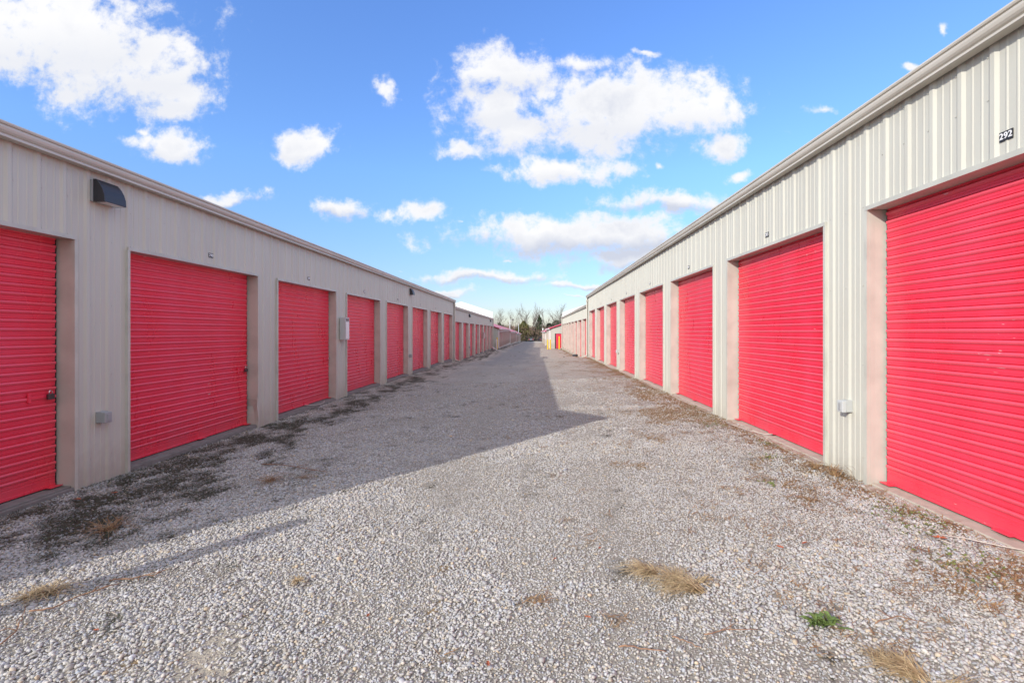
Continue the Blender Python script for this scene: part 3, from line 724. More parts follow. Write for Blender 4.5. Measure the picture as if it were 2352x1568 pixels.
# pull ropes and litter at door bottoms
def rope(name, pts, r, m, label, cat):
    t = MB().tube(pts, r, 6).build(name, m, None, smooth=True); return tag(t, label, cat)
gR = lambda x, y: g1(x, y)
rope('pull_rope', [(XR+.10, 3.72, .15), (XR+.05, 3.70, .125), (XR-.12, 3.78, .135), (XR-.26, 3.95, .125), (XR-.40, 4.02, .12), (XR-.47, 3.93, .12), (XR-.44, 3.85, .12)], .004, M['rope'], 'frayed pale pull rope lying under the door with plate 292', 'rope')
rope('pull_rope', [(XR+.10, 7.85, .15), (XR+.0, 7.92, .13), (XR-.12, 8.2, .135), (XR-.2, 8.65, .13), (XR-.22, 8.95, .125)], .005, M['rope'], 'thin white stick with a loop lying at the foot of the door with plate 293', 'stick')
rope('pull_rope', [(XL-.1, 12.1, -.03), (XL+.02, 12.2, -.05), (XL+.12, 12.45, -.06), (XL+.1, 12.75, -.06), (XL+.02, 12.95, -.04)], .006, M['rope'], 'pale pull rope hanging from the bottom of the left door before the cabinet', 'rope')

# ---------------------------------------------------------------- red roofed rows at the far end
def red_row(side, xw, ya, yb, eave, floor, label, n, gable=False):
    sg = -1 if side == 'L' else 1
    b = thing('storage_row', (xw, (ya+yb)/2, floor), label, 'storage building', 'red roofed storage rows')
    hd = eave-.5; zb = floor-1.2; dep = 7.4; pitch = (yb-ya)/n
    wl = MB(); dr = MB()
    for k in range(n):
        y0 = ya+k*pitch; o0 = y0+.42; o1 = y0+pitch-.12
        wl.box((xw, y0, zb), (xw+sg*.16, o0, eave-.06))
        wl.box((xw, o1, zb), (xw+sg*.16, y0+pitch, eave-.06))
        wl.box((xw+sg*.002, o0, hd), (xw+sg*.16, o1, eave-.06))
        if side == 'L' or k % 2 == 0:
            d = MB().box((xw+sg*.165, o0-.05, floor-.1), (xw+sg*.2, o1+.05, hd+.05)).build('roller_door', M['door'], b)
    wl.build('wall', M['wall'], b)
    MB().box((xw-sg*.012, ya, zb), (xw-sg*.002, yb, floor+.12)).build('base_trim', M['trim'], b) if side == 'L' else None
    xr = xw+sg*dep/2; xb = xw+sg*dep; zr = eave+.333*dep/2
    MB().box((xb-sg*.1, ya, zb), (xb, yb, eave-.06)).build('back_wall', M['wall'], b)
    mb = MB()
    for ye in (ya+.004, yb-.1):
        mb.prism([(xw+sg*.002, zb), (xb, zb), (xb, eave-.07), (xr, zr-.07), (xw+sg*.002, eave-.07)], lambda p, t: (p[0], t, p[1]), ye, ye+.096)
    if gable:   # lap siding courses in the gable triangle
        for k in range(5):
            z = eave+.0+.25*k; half = max(0, (zr-.07-z)/.333)
            mb.box((xr-sg*half, ya-.015, z), (xr+sg*half, ya+.01, z+.03)) if half > .3 else None
    mb.build('gable_wall', M['wall'], b)
    mb = MB()
    for (xa, za, xc, zc) in ((xw-sg*.22, eave-.073, xr, zr), (xr, zr, xb+sg*.22, eave-.073)):
        mb.prism([(xa, za), (xc, zc), (xc, zc+.09), (xa, za+.09)], lambda p, t: (p[0], t, p[1]), ya-.22, yb+.1)
        kk = ya
    mb.build('roof', M['redroof'], b)
    MB().box((xw-sg*.225, ya-.2, eave-.16), (xw-sg*.34, yb, eave-.03)).build('gutter', M['white'], b)
    MB().tube([(xw-sg*.10, ya+.12, eave-.16), (xw-sg*.08, ya+.12, floor+.25), (xw-sg*.3, ya+.1, floor+.02)], .055, 6).build('downspout', M['white'], b)
    return b
red_row('L', -5.0, 67.0, 99, 2.24, -.58, 'first red roofed storage row on the left, shaded, beside the white gable', 10, True)
red_row('L', -5.0, 99.4, 133, 1.83, -.96, 'second red roofed storage row on the left, a step lower', 10)
red_row('L', -5.0, 133.4, 158, 1.36, -1.45, 'third red roofed storage row on the left, two steps lower', 7)
red_row('L', -5.0, 158.4, 181, 1.0, -1.75, 'farthest red roofed storage row on the left, by the gate', 7)
r1 = red_row('R', 2.31, 67.0, 92, 2.24, -.50, 'tan red roofed storage row on the right with a red door in its gable end', 8, True)
# end door of that gable
MB().box((2.85, 66.93, -.55), (5.1, 66.97, 1.52)).build('door_opening', M['dark'], r1)
d = MB()
for k in range(20): d.box((3.0, 66.88-.012*(k % 2), -.53+k*.1), (5.0, 66.92, -.53+(k+1)*.1-.012))
d.build('roller_door', M['door'], r1)
for k, yy in enumerate((69.5, 73.0)):
    MB().tube([(2.22, yy, 2.1), (2.22, yy, -.5)], .05, 6).build('downspout', M['white'], r1)
r2 = red_row('R', 2.31, 92.4, 140, 1.83, -.9, 'second tan storage row on the right, lower, with two white panels on its wall', 12)
for yy in (100.5, 118.0): MB().box((2.27, yy, .2), (2.305, yy+3.2, 1.05)).build('wall_panel', M['white'], r2)

# ---------------------------------------------------------------- bollards
def bollard(x, y, h, r, label, m='yellow'):
    z = g1(x, y)
    t = thing('bollard', (x, y, z), label, 'bollard', 'yellow steel bollards')
    MB().tube([(x, y, z-.1), (x, y, z+h)], r, 16).build('post', M[m], t, smooth=False)
    pts = [(x, y, z+h+k) for k in (0, r*.35, r*.55)]
    MB().tube(pts, [r, r*.8, r*.3], 16).build('cap', M[m], t)
bollard(1.77, 63.5, 1.24, .085, 'left one of the close pair of yellow bollards before the tan gable')
bollard(2.10, 63.5, 1.26, .085, 'right one of the close pair of yellow bollards before the tan gable')
bollard(3.33, 64.6, 1.68, .085, 'tall yellow bollard standing in front of the red gable door')
bollard(-4.93, 64.6, 1.50, .085, 'yellow bollard beside the left red roofed row')
bollard(-4.70, 60.9, 1.35, .06, 'pale faded bollard just left of the yellow one by the left rows', 'white')
bollard(3.0, 150.0, 1.9, .14, 'far small yellow bollard close to the gate')
bollard(-5.15, 1.60, 1.92, .11, 'yellow bollard by the near corner of the left building, its shadow crossing the gravel')

# white elbow and junk at the foot of the left building end
o = tag(MB().tube([(-5.45, 64.0, -.3), (-5.3, 63.6, -.42), (-5.15, 63.2, -.50)], [.1, .13, .16], 8).build('bag', M['white']), 'white crumpled bag lying at the far corner of the lower left building', 'bag')
# black lump
def lump():
    me = MB(); n = 14
    x, y = 3.55, 41.6; z = g1(x, y)
    rings = [(.24, 0), (.27, .06), (.24, .13), (.14, .17), (.03, .175)]
    for r, h in rings:
        for j in range(n):
            t = 2*math.pi*j/n; rr = r*(1+.1*math.sin(3*t)); me.v.append((x+rr*math.cos(t)*1.1, y+rr*math.sin(t), z+h))
    for k in range(len(rings)-1):
        for j in range(n): me.f.append((k*n+j, k*n+(j+1)%n, (k+1)*n+(j+1)%n, (k+1)*n+j))
    me.f.append(tuple((len(rings)-1)*n+j for j in range(n)))
    tag(me.build('black_lump', M['black'], None, smooth=True), 'small black rubber lump lying on gravel against the lower right building', 'rubber lump')
lump()

# ---------------------------------------------------------------- plants on the gravel
def leafmat(name, c1, c2, rough=.7, trans=0):
    m = mat(name, c1, rough, noise=(22, 1, c2)); return m
M['dry'] = leafmat('dry_grass', (.50, .38, .21), (.27, .18, .09))
M['dry2'] = leafmat('dead_weed', (.24, .13, .06), (.40, .27, .13))
M['green'] = leafmat('weed_leaf', (.13, .19, .045), (.06, .11, .025))
M['moss'] = leafmat('low_moss', (.025, .03, .012), (.07, .075, .03))
M['twig'] = leafmat('brown_stem', (.32, .18, .10), (.16, .08, .05))
M['deadleaf'] = leafmat('fallen_leaf', (.42, .11, .04), (.20, .06, .03))

def blades(mb, cx, cy, n, rad, h, w=.003, dirn=None, spread=math.pi, curl=.6):
    for _ in range(n):
        a = (random.uniform(-spread, spread) + (dirn or 0)); L_ = rad*random.uniform(.45, 1.05)
        bx = cx+random.gauss(0, rad*.10); by = cy+random.gauss(0, rad*.10); z = g1(bx, by)+.012
        hh = h*random.uniform(.2, 1); bend = random.uniform(-curl, curl); ww = w*random.uniform(.6, 1.3)
        pts = []
        for k in range(5):
            t = k/4; aa = a+bend*t
            pts.append((bx+L_*t*math.cos(aa), by+L_*t*math.sin(aa), z+hh*math.sin(t*math.pi*.85)+random.uniform(0, .003)))
        for k in range(4):
            p, q = Vector(pts[k]), Vector(pts[k+1]); d = (q-p).normalized(); sd_ = Vector((-d.y, d.x, random.uniform(-.5, .5))).normalized()
            w0, w1 = ww*(1-k/4*.8), ww*(1-(k+1)/4*.8)
            mb.quad(p-sd_*w0, p+sd_*w0, q+sd_*w1, q-sd_*w1)
def tuft(name, label, cx, cy, groups, m, cat='grass tuft'):
    mb = MB()
    for g in groups: blades(mb, cx+g[0], cy+g[1], *g[2:])
    return tag(mb.build(name, m, None, fix=False), label, cat, 'dead grass tufts on the gravel')
tuft('dry_grass_tuft', 'largest straw coloured tuft of dead grass lying on the sunlit gravel', .94, 3.40,
     [(.16, -.12, 240, .30, .05, .0026, math.pi*.86, .75), (-.08, .14, 200, .26, .05, .0024, math.pi*.95, .9), (.05, .0, 150, .26, .06, .0022, 2.6, 1.8), (.2, -.02, 40, .17, .04, .0026, .3, .5)], M['dry'])
tuft('dry_grass_tuft', 'ragged dead grass tuft at the bottom right edge of the photo', 1.90, 2.42,
     [(0, 0, 170, .26, .05, .0022, 2.2, 1.0), (.1, -.1, 120, .24, .04, .0022, -1, 1.6), (-.1, .1, 70, .2, .04, .002, 1, 1.5)], M['dry'])
tuft('dry_grass_tuft', 'small pale dead tuft on open gravel left of the middle', -1.76, 3.62, [(0, 0, 55, .10, .03, .003)], M['dry'])
tuft('dry_grass_tuft', 'flat dead tuft at the left edge beside the thin pole shadow', -3.50, 3.52, [(0, 0, 120, .22, .05, .003), (-.1, -.05, 60, .2, .05, .003)], M['dry'])
tuft('dead_weed_tuft', 'star shaped dead weed in the shade near the left building', -4.15, 4.75, [(0, 0, 90, .38, .08, .003)], M['dry2'])
tuft('dead_weed_tuft', 'dead reddish weed in the shade before the door with plate 290', -3.35, 6.2, [(0, 0, 80, .30, .07, .003), (.3, .1, 40, .35, .03, .002, 0, .5)], M['dry2'])
tuft('dead_weed_tuft', 'curly dead vine against the column right of plate 293 door', 3.55, 5.75, [(0, 0, 90, .22, .14, .003, math.pi/2, 1.7, 1.6), (-.05, .3, 60, .2, .10, .003, math.pi/2, 1.7, 1.6)], M['dry2'])

def rosette():
    mb = MB(); cx, cy = 1.69, 2.85
    for k in range(46):
        a = random.uniform(0, 2*math.pi); bx = cx+random.gauss(0, .042); by = cy+random.gauss(0, .018); L_ = random.uniform(.035, .085); z = g1(bx, by)+.02
        lift = random.uniform(.01, .045); pts = []
        for j in range(6):
            t = j/5; w = .012*math.sin(math.pi*min(1, t*.92+.08))*(1.25 if j % 2 else .8)
            pts.append((Vector((bx+L_*t*math.cos(a), by+L_*t*math.sin(a), z+lift*math.sin(t*2.2))), w))
        sd_ = Vector((-math.sin(a), math.cos(a), random.uniform(-.3, .3)))
        for (p, w0), (q, w1) in zip(pts[:-1], pts[1:]):
            up = Vector((0, 0, .004))
            mb.quad(p-sd_*w0+up, p, q, q-sd_*w1+up); mb.quad(p, p+sd_*w0+up, q+sd_*w1+up, q)
    tag(mb.build('green_weed', M['green'], None, fix=False), 'bright green leafy weed growing through the gravel at lower right', 'weed')
rosette()

def twig(label, pts, r, fork=0):
    mb = MB(); P3 = []
    for (x, y) in pts: P3.append((x, y, g1(x, y)+.026))
    # subdivide with jitter
    Q = []
    for a, b in zip(P3[:-1], P3[1:]):
        for k in range(4):
            t = k/4; Q.append(tuple(a[i]*(1-t)+b[i]*t+random.uniform(-.006, .006) for i in range(3)))
    Q.append(P3[-1])
    mb.tube(Q, [r*(1-.6*k/len(Q)) for k in range(len(Q))], 5)
    for k in range(fork):
        i = random.randrange(len(Q)//3, len(Q)-1); p = Vector(Q[i]); a = random.uniform(0, 6.28); L_ = random.uniform(.06, .14)
        mb.tube([p, p+Vector((math.cos(a)*L_*.5, math.sin(a)*L_*.5, .01)), p+Vector((math.cos(a)*L_, math.sin(a+.3)*L_, 0))], [r*.6, r*.5, r*.25], 4)
    tag(mb.build('twig', M['twig'], None, smooth=True), label, 'twig', 'dry stems lying on the gravel')
def vp(px, py):   # ground point under a measured photo position
    z = 1.75
    for _ in range(4):
        Y = 1118*z/(py-761); X = (px-1227)/1118*Y; z = 1.8-g1(X, Y)
    return (X, Y)
twig('long orange stem with a fuzzy root end left of centre on sunlit gravel', [vp(250, 1340), vp(300, 1335), vp(350, 1328), vp(390, 1312)], .006, 3)
twig('long curved vine stem crossing the bottom left gravel', [vp(65, 1413), vp(120, 1405), vp(160, 1385), vp(230, 1360), vp(280, 1345)], .006, 3)
twig('wavy brown stem at the lower left edge', [vp(5, 1485), vp(35, 1460), vp(50, 1430), vp(58, 1400)], .005, 2)
twig('straight red brown stem at the bottom right of centre', [vp(1420, 1492), vp(1470, 1497), vp(1530, 1506)], .005)
twig('short bent stem below the large dry tuft', [vp(1545, 1470), vp(1570, 1482), vp(1608, 1496)], .0045)
twig('thin pale stem lying left of the green weed', [vp(1620, 1468), vp(1660, 1457), vp(1740, 1455)], .004, 2)
twig('long dark stem in the shade before the second left column', [vp(600, 1070), vp(660, 1072), vp(750, 1088)], .007, 3)
twig('thin stem near the bottom right corner', [vp(2010, 1440), vp(2060, 1425), vp(2130, 1440)], .004, 2)

def leaf(px, py, label, s=.03):
    x, y = vp(px, py); z = g1(x, y)+.028; a = random.uniform(0, 6.28); mb = MB()
    outl = [(-1, 0), (-.5, .35), (-.2, .2), (.1, .6), (.3, .25), (.9, .3), (.7, 0), (1, -.25), (.3, -.25), (.1, -.6), (-.2, -.25), (-.5, -.4)]
    pts = [(x+s*(u*math.cos(a)-v*math.sin(a)), y+s*(u*math.sin(a)+v*math.cos(a)), z+s*.35*abs(v)+random.uniform(0, .004)) for u, v in outl]
    c = (x, y, z-.002)
    for k in range(len(pts)): mb.quad(c, pts[k], pts[(k+1) % len(pts)])
    tag(mb.build('fallen_leaf', M['deadleaf'], None, fix=False), label, 'leaf', 'fallen red brown leaves')
leaf(176, 1152, 'curled red leaf in the shade by the first left column', .045)
leaf(262, 1137, 'brown leaf against the foot of the first left column', .035)
leaf(1275, 1291, 'small red leaf on open gravel above and left of the dry tuft', .022)
leaf(1378, 1266, 'tiny orange leaf on gravel above the dry tuft', .02)
leaf(1848, 1255, 'dark red leaf cluster on sunlit gravel right of the dry tuft', .032)
leaf(1792, 1264, 'brown pointed leaf left of the dark red leaf cluster', .03)
leaf(1121, 1536, 'small red leaf at the bottom edge near the middle', .025)
leaf(1350, 1427, 'rusty leaf scrap left below the dry tuft', .022)
leaf(845, 1423, 'brown leaf scrap on gravel left of the bottom middle', .022)
leaf(2160, 1243, 'maroon leaf clump below the door with plate 292', .055)
leaf(220, 1457, 'orange leaf scrap on the bottom left gravel', .022)

def ground_cover():
    """low dead and green weeds among the stones, right side and left side"""
    for nm, m, fn, n, xr, yr, thr, lab in (
        ('dead_weeds', M['dry2'], straw, 3800, (-.5, 3.72), (2.4, 22), .30, 'rusty dead ground cover creeping over the sunlit gravel'),
        ('low_weeds', M['moss'], dirt, 3400, (-5.55, -2.9), (3.2, 22), .45, 'dark low weeds and moss in the shaded gravel by the left wall')):
        x = rng.uniform(*xr, n*14); y = yr[0] + (yr[1]-yr[0])*rng.uniform(0, 1, n*14)**1.6
        k = (fn(x, y) > thr); x, y = x[k][:n], y[k][:n]
        mb = MB(); zz = gz(x, y)
        for xi, yi, zi in zip(x, y, zz):
            for _ in range(2):
                a = random.uniform(0, 6.28); L_ = random.uniform(.02, .07); w = random.uniform(.0015, .004); h = random.uniform(.004, .02)
                p = Vector((xi+random.gauss(0, .02), yi+random.gauss(0, .02), zi+.016)); q = p+Vector((math.cos(a)*L_, math.sin(a)*L_, h)); r_ = q+Vector((math.cos(a+.8)*L_*.7, math.sin(a+.8)*L_*.7, -h*.5))
                s_ = Vector((-math.sin(a), math.cos(a), .2))*w
                mb.quad(p-s_, p+s_, q+s_*.8, q-s_*.8); mb.quad(q-s_*.8, q+s_*.8, r_+s_*.3, r_-s_*.3)
        nc = 260 if nm == 'dead_weeds' else 120
        for _ in range(nc):   # little sprawling clumps
            cy = 2.6+random.random()**1.5*(26 if nm == 'dead_weeds' else 16)
            cx = 3.7-abs(random.gauss(0, 1.5)) if nm == 'dead_weeds' else -5.5+abs(random.gauss(0, 1.3))
            if cx < -1 and nm == 'dead_weeds': continue
            sz = random.uniform(.04, .22)*(1+cy*.03)
            for _ in range(int(14+sz*150)):
                x0 = cx+random.gauss(0, sz*.6); y0 = cy+random.gauss(0, sz*.6)
                if x0 > 3.72 or x0 < -5.58: continue
                a = random.uniform(0, 6.28); L_ = random.uniform(.015, .06)*(1+cy*.02); w = random.uniform(.0015, .0035)*(1+cy*.05)
                p = Vector((x0, y0, g1(x0, y0)+.016)); q = p+Vector((math.cos(a)*L_, math.sin(a)*L_, random.uniform(0, .018)))
                s_ = Vector((-math.sin(a), math.cos(a), .2))*w; mb.quad(p-s_, p+s_, q+s_*.4, q-s_*.4)
        o = mb.build(nm, m, None, fix=False); o['kind'] = 'stuff'; o['label'] = lab; o['category'] = 'weeds'
    # green low sprigs, right side
    mb = MB()
    for cx, cy, n, rad in ((3.5, 4.55, 70, .28), (3.3, 4.2, 40, .2), (3.55, 10.9, 60, .3), (3.2, 6.6, 40, .18), (3.45, 15.2, 60, .4), (3.3, 8.9, 50, .25), (2.65, 5.5, 16, .1), (3.45, 19.5, 60, .5), (3.1, 3.55, 50, .25), (3.55, 7.4, 30, .15), (3.4, 28, 60, .7)):
        for _ in range(n):
            x = cx+random.gauss(0, rad*.5); y = cy+random.gauss(0, rad*.6); z = g1(x, y)+.015
            if x > 3.72: continue
            for k in range(3):
                a = random.uniform(0, 6.28); L_ = random.uniform(.012, .035); s_ = Vector((-math.sin(a), math.cos(a), 0))*L_*.35; d_ = Vector((math.cos(a), math.sin(a), .4))*L_
                p = Vector((x, y, z)); mb.quad(p, p+d_*.5+s_, p+d_, p+d_*.5-s_)
    M['sprig'] = leafmat('green_sprig', (.16, .20, .05), (.10, .14, .03))
    o = mb.build('green_sprigs', M['sprig'], None, fix=False); o['kind'] = 'stuff'; o['label'] = 'low green sprigs along the foot of the right wall'; o['category'] = 'weeds'
ground_cover()

# ---------------------------------------------------------------- trees beyond the gate
M['bark'] = mat('bark', (.16, .13, .11), .9, noise=(3, .4))
M['barkpale'] = mat('pale_bark', (.27, .24, .22), .9, noise=(3, .4))
M['conifer'] = mat('dark_conifer', (.045, .075, .035), .8, noise=(1.1, 1, (.09, .11, .05)))
M['arbor'] = mat('bronze_conifer', (.17, .15, .05), .8, noise=(.9, 1, (.07, .085, .03)))
M['brush'] = mat('winter_brush', (.13, .085, .06), .9, noise=(.7, 1, (.24, .17, .12)))
def foliage(name, m, parent, x, y, z0, h, rad, n, power=.9, size=.35):
    t = rng.uniform(0, 1, n)**1.25
    lob = 1+.22*np.sin(t*19+rng.uniform(0, 6)) + .12*np.sin(t*41)
    a = rng.uniform(0, 2*np.pi, n)
    prof = rad*((1-t)**power)*np.minimum(1, (t+.06)*9)*lob*(1+.18*np.sin(a*5+t*17))
    r = prof*np.sqrt(rng.uniform(.15, 1, n)); 
    c = np.stack([x+r*np.cos(a), y+r*np.sin(a), z0+t*h-.12*r], 1)
    d1 = rng.normal(size=(n, 3)); d1 /= np.linalg.norm(d1, axis=1)[:, None]; d2 = np.cross(d1, rng.normal(size=(n, 3))); d2 /= np.linalg.norm(d2, axis=1)[:, None]
    s = size*rng.uniform(.5, 1.2, n)[:, None]
    V = np.stack([c-d1*s, c+d2*s*.4, c+d1*s, c-d2*s*.4], 1).reshape(-1, 3)
    me = bpy.data.meshes.new(name); me.from_pydata(V.tolist(), [], [(4*i, 4*i+1, 4*i+2, 4*i+3) for i in range(n)]); me.materials.append(m)
    o = bpy.data.objects.new(name, me); col.objects.link(o)
    if parent: o.parent = parent; o.location = tuple(-q for q in parent.location)
    return o
def evergreen(px, ptop, Y, wpx, m, label, power=.9, n=4200, name='evergreen_tree'):
    x = (px-1227)/1118*Y; ztop = 1.8+(761-ptop)/1118*Y; z = g1(x, Y); rad = wpx/2/1118*Y*1.45
    t = thing(name, (x, Y, z), label, 'tree', 'evergreens beyond the gate')
    MB().tube([(x, Y, z-.3), (x, Y, z+(ztop-z)*.8)], [.22, .05], 7).build('trunk', M['bark'], t)
    foliage('crown', m, t, x, Y, z+.5, ztop-z-.5, rad, n, power)
def bare(px, ptop, Y, spread, label, m='bark', fork=None, r0=.16, seed=1, lean=0):
    rs = random.Random(seed)
    x = (px-1227)/1118*Y; ztop = 1.8+(761-ptop)/1118*Y; z = g1(x, Y); H = (ztop-z)*.80
    t = thing('bare_tree', (x, Y, z), label, 'tree', 'bare winter trees beyond the gate')
    br = MB(); tr = MB()
    def grow(p, d, L_, r, lev, mb):
        pts = [p]; dd = d.copy(); n = 5
        for k in range(n):
            dd = (dd + Vector((rs.gauss(0, .14), rs.gauss(0, .10), .02 if lev else 0))).normalized(); pts.append(pts[-1]+dd*L_/n)
        mb.tube(pts, [max(.018, r*(1-.75*k/n)) for k in range(n+1)], 5 if lev < 2 else 3, cap=False)
        if lev >= 3: return
        for k in range(2 if lev == 0 else 1, n+1):
            for _ in range(2 if lev < 2 else 1):
                a = rs.uniform(0, 6.28); up = rs.uniform(.0, .8)
                nd = (Vector((math.cos(a)*spread, math.sin(a)*spread, up))*1.0+dd*.55).normalized()
                grow(pts[k], nd, L_*rs.uniform(.32, .55)*(1 if lev else .9), max(.02, r*(1-.75*k/n)*.55), lev+1, br)
    top = Vector((x+lean, Y, z+H*.93))
    grow(Vector((x, Y, z-.3)), (top-Vector((x, Y, z))).normalized(), H*.86, r0, 0, tr)
    if fork:
        for dx, f in fork:
            p = Vector((x, Y, z+H*f)); grow(p, Vector((dx, 0, 1)).normalized(), H*(1-f)*.95, r0*.8, 1, tr)
    tr.build('trunk', M[m], t); br.build('branches', M[m], t, fix=False)
evergreen(1203, 737, 196, 38, M['arbor'], 'bronze tinged broad evergreen in the middle beyond the gate', .62, 5200)
evergreen(1190, 748, 193, 20, M['arbor'], 'small bronze evergreen left of the broad bronze one', .8, 1800)
evergreen(1239, 724, 200, 30, M['conifer'], 'tall dark pointed evergreen right of the bare forked trees', 1.0, 4200)
evergreen(1262, 742, 205, 26, M['conifer'], 'rounded dark evergreen right of the tall pointed one', .5, 2600)
evergreen(1279, 735, 208, 34, M['conifer'], 'broad dark evergreen behind the tan storage row roof', .45, 3600)
evergreen(1300, 733, 215, 34, M['conifer'], 'dark evergreen mostly hidden by the right building', .5, 2200)
evergreen(1147, 741, 215, 22, M['conifer'], 'low evergreen behind the first red roof on the left', .5, 1800)
bare(1139, 716, 220, .8, 'thin pale bare tree at the far left, beside the white gable', 'barkpale', seed=3, r0=.13)
bare(1150, 705, 212, .6, 'tall slender bare tree, second from the left', 'bark', seed=5, r0=.17)
bare(1168, 707, 208, .8, 'bushy bare tree standing over the red roofs', 'bark', seed=8, r0=.17)
bare(1188, 735, 205, .6, 'short bare sapling left of the bronze evergreen', 'barkpale', seed=9, r0=.1)
bare(1213, 707, 200, .35, 'bare tree forking just left of the middle one', 'bark', fork=[(-.9, .42)], seed=12, r0=.24)
bare(1223, 704, 198, .35, 'tall straight bare tree in the middle with a high fork', 'bark', fork=[(.6, .62)], seed=15, r0=.26)
bare(1236, 715, 215, .5, 'faint bare tree behind the dark pointed evergreen', 'barkpale', seed=18, r0=.12)
bare(1254, 708, 202, .45, 'bent bare tree right of the dark pointed evergreen', 'bark', seed=21, r0=.2, lean=-1.6)
bare(1266, 722, 214, .8, 'pale twiggy bare tree over the rounded evergreens', 'barkpale', seed=23, r0=.12)
bare(1283, 703, 200, .6, 'large bare tree with a long leftward limb at the right', 'bark', fork=[(-1.0, .40), (.25, .35)], seed=27, r0=.3)
bare(1294, 718, 205, .8, 'bare tree partly behind the right building', 'bark', seed=30, r0=.18)
def brush():
    n = 34000
    x = rng.uniform(-60, 60, n); y = rng.uniform(188, 232, n); hmax = 3.0+4.6*fbm(x*.15, y*.1, 44, 3)
    z = gz(x, y)+hmax*rng.uniform(0, 1, n)**1.3
    c = np.stack([x, y, z], 1); d1 = rng.normal(size=(n, 3)); d1[:, 2] += 1.2*np.sign(d1[:, 2]); d1 /= np.linalg.norm(d1, axis=1)[:, None]
    d2 = np.cross(d1, rng.normal(size=(n, 3))); d2 /= np.linalg.norm(d2, axis=1)[:, None]; s = rng.uniform(.3, .9, n)[:, None]
    V = np.stack([c-d1*s, c+d2*.09, c+d1*s, c-d2*.09], 1).reshape(-1, 3)
    me = bpy.data.meshes.new('brush'); me.from_pydata(V.tolist(), [], [(4*i, 4*i+1, 4*i+2, 4*i+3) for i in range(n)]); me.materials.append(M['brush'])
    o = bpy.data.objects.new('brush', me); col.objects.link(o); o['kind'] = 'stuff'; o['label'] = 'brown leafless brush filling the ground under the far trees'; o['category'] = 'brush'
    # far woods
    n = 14000
    x = rng.uniform(-700, 700, n); y = rng.uniform(300, 380, n); z = gz(x, y)+(5+3.5*fbm(x*.03, y*.01, 50, 4))*rng.uniform(0, 1, n)
    c = np.stack([x, y, z], 1); d1 = rng.normal(size=(n, 3)); d1 /= np.linalg.norm(d1, axis=1)[:, None]
    d2 = np.cross(d1, rng.normal(size=(n, 3))); d2 /= np.linalg.norm(d2, axis=1)[:, None]; s = rng.uniform(1.5, 3, n)[:, None]
    V = np.stack([c-d1*s, c+d2*s*.4, c+d1*s, c-d2*s*.4], 1).reshape(-1, 3)
    me = bpy.data.meshes.new('woods'); me.from_pydata(V.tolist(), [], [(4*i, 4*i+1, 4*i+2, 4*i+3) for i in range(n)]); me.materials.append(M['brush'])
    o = bpy.data.objects.new('woods', me); col.objects.link(o); o['kind'] = 'stuff'; o['label'] = 'far brown line of woods on the horizon'; o['category'] = 'woods'
brush()

# ---------------------------------------------------------------- gate, poles, cars
def gate():
    Y = 184; z = g1(0, Y)
    t = thing('chain_link_fence', (0, Y, z), 'black chain link fence with a gate closing the far end of the lane', 'fence')
    for x in np.arange(-8, 9, 2.45):
        MB().tube([(x, Y, z-.2), (x, Y, z+2.0)], .05, 6).build('fence_post', M['black'], t)
    MB().tube([(-2.95, Y, z-.2), (-2.95, Y, z+2.1)], .12, 8).build('gate_post', M['black'], t)
    for zz in (.08, 1.0, 1.95): MB().tube([(-8, Y, z+zz), (9, Y, z+zz)], .035, 5).build('rail', M['black'], t)
    mb = MB(); s = .22
    x = -10.0
    while x < 9:
        for sg in (1, -1):
            a = (x, z+.1) if sg == 1 else (x, z+1.9); b_ = (x+1.8, z+1.9) if sg == 1 else (x+1.8, z+.1)
            if a[0] >= -8 and b_[0] <= 9: mb.tube([(a[0], Y, a[1]), (b_[0], Y, b_[1])], .010, 3, cap=False)
        x += s
    mb.build('wire_mesh', M['black'], t, fix=False)
gate()
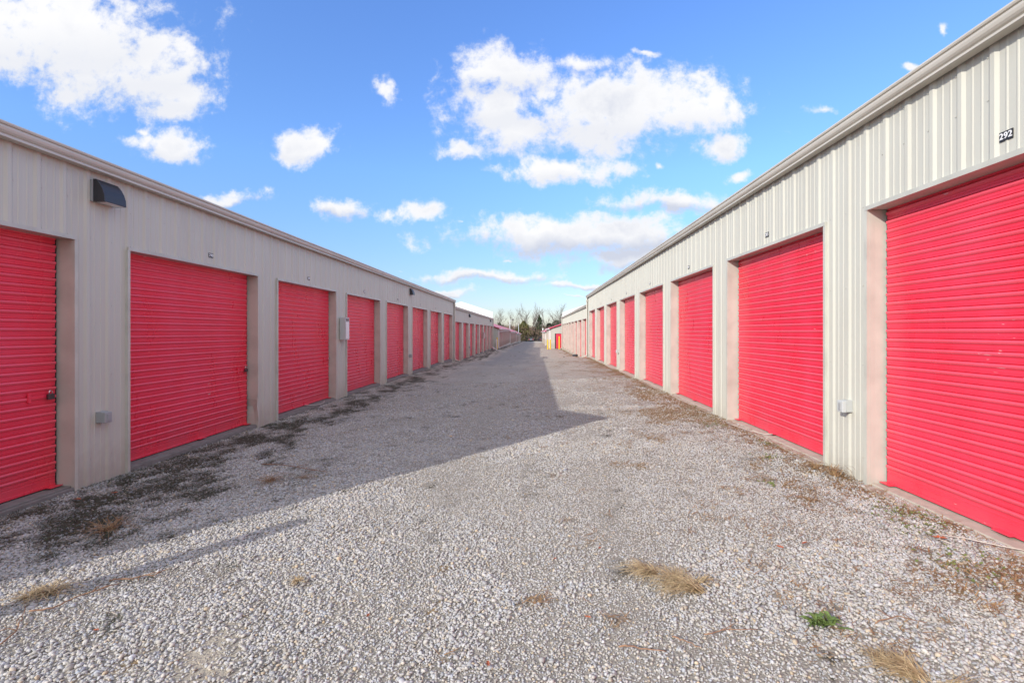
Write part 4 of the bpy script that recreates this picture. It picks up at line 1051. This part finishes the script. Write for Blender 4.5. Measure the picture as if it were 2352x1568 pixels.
def car(x, y, z, rot, paint, label, plate=True, w=1.85, L=4.6, h=1.5):
    t = thing('parked_car', (x, y, z), label, 'car', 'cars parked beyond the gate'); t.rotation_euler = (0, 0, rot)
    def put(mb, nm, m, par=t, **k):
        o = mb.build(nm, m, None, **k); o.parent = par; return o
    # rear faces -Y (towards the lane)
    body = MB(); prof = [(-L/2, .35), (-L/2-.02, .62), (-L/2+.06, .95), (-L*.22, .98), (L*.22, .92), (L/2-.1, .78), (L/2, .55), (L/2, .32), (L/2-.5, .25), (-L/2+.4, .25)]
    body.prism(prof, lambda p, tt: (tt, p[0], p[1]), -w/2, w/2); bo = put(body, 'body', paint, bevel=.06)
    cab = MB(); pr = [(-L/2+.15, .95, w/2-.08), (L*.2, .95, w/2-.08), (L*.02, h, w/2-.28), (-L/2+.5, h-.03, w/2-.28)]
    i = 0; cab.v = [(sx*q[2], q[0], q[1]) for sx in (-1, 1) for q in pr]; cab.f = [(0,1,2,3), (7,6,5,4), (0,4,5,1), (1,5,6,2), (2,6,7,3), (3,7,4,0)]
    put(cab, 'cabin', M['black'])
    put(MB().box((-w/2+.28, -L/2+.5, h-.04), (w/2-.28, L*.02, h+.02)), 'roof', paint)
    for sx in (-1, 1):
        put(MB().box((sx*(w/2-.02), -L/2-.035, .62), (sx*(w/2-.35), -L/2+.03, .84)), 'tail_light', M['tail'])
        for yy in (-L/2+.85, L/2-.85):
            wh = put(MB().tube([(sx*(w/2-.2), yy, .32), (sx*(w/2+.01), yy, .32)], .32, 16), 'wheel', M['black'])
            put(MB().tube([(sx*(w/2+.01), yy, .32), (sx*(w/2+.02), yy, .32)], .19, 12), 'rim', M['chrome'], wh)
    put(MB().box((-.26, -L/2-.04, .66), (.26, -L/2+.0, .78)), 'number_plate', M['white'])
M['tail'] = mat('tail_light_red', (.8, .02, .03), .25)
M['carblue'] = mat('blue_grey_paint', (.10, .14, .17), .3, coat=.5); M['carblack'] = mat('black_paint', (.03, .03, .035), .25, coat=.6)
M['grass'] = mat('grass', (.1, .1, .05), .9)
car(-1.2, 190, g1(-1, 190), 0, M['carblue'], 'blue grey car with a pale rear plate behind the fence, left of the other car')
car(2.35, 189.5, g1(2, 189), R(18), M['carblack'], 'black car with a red tail light behind the fence at the right')
def pole(px, ptop, Y, label, lamp=None, r=.1, m='bluewhite', name='light_pole'):
    x = (px-1227)/1118*Y; zt = 1.8+(761-ptop)/1118*Y; z = g1(x, Y)
    t = thing(name, (x, Y, z), label, 'pole')
    MB().tube([(x, Y, z-.3), (x, Y, zt)], [r, r*.7], 8).build('shaft', M[m], t)
    if lamp == 'heads':
        MB().tube([(x, Y, zt-.3), (x+.9, Y-.1, zt+.3)], .05, 6).build('arm', M[m], t)
        MB().box((x+.6, Y-.3, zt+.15), (x+1.3, Y+.1, zt+.45)).build('lamp_head', M['steel'], t)
    if lamp == 'cross':
        MB().box((x-.9, Y-.06, zt-.9), (x+.9, Y+.06, zt-.75)).build('crossarm', M[m], t)
        MB().tube([(x+.25, Y-.2, zt-2.6), (x+.25, Y-.2, zt-1.8)], .2, 8).build('transformer', M['white'], t)
pole(1171, 736, 150, 'tall pale light pole rising above the red roofs on the left', 'heads', .12)
pole(1191, 744, 186, 'short pale pole in front of the bronze evergreen', None, .12)
pole(1245.5, 742, 178, 'utility pole with white transformer at the far end of the right rows', 'cross', .11, 'barkpale', 'utility_pole')
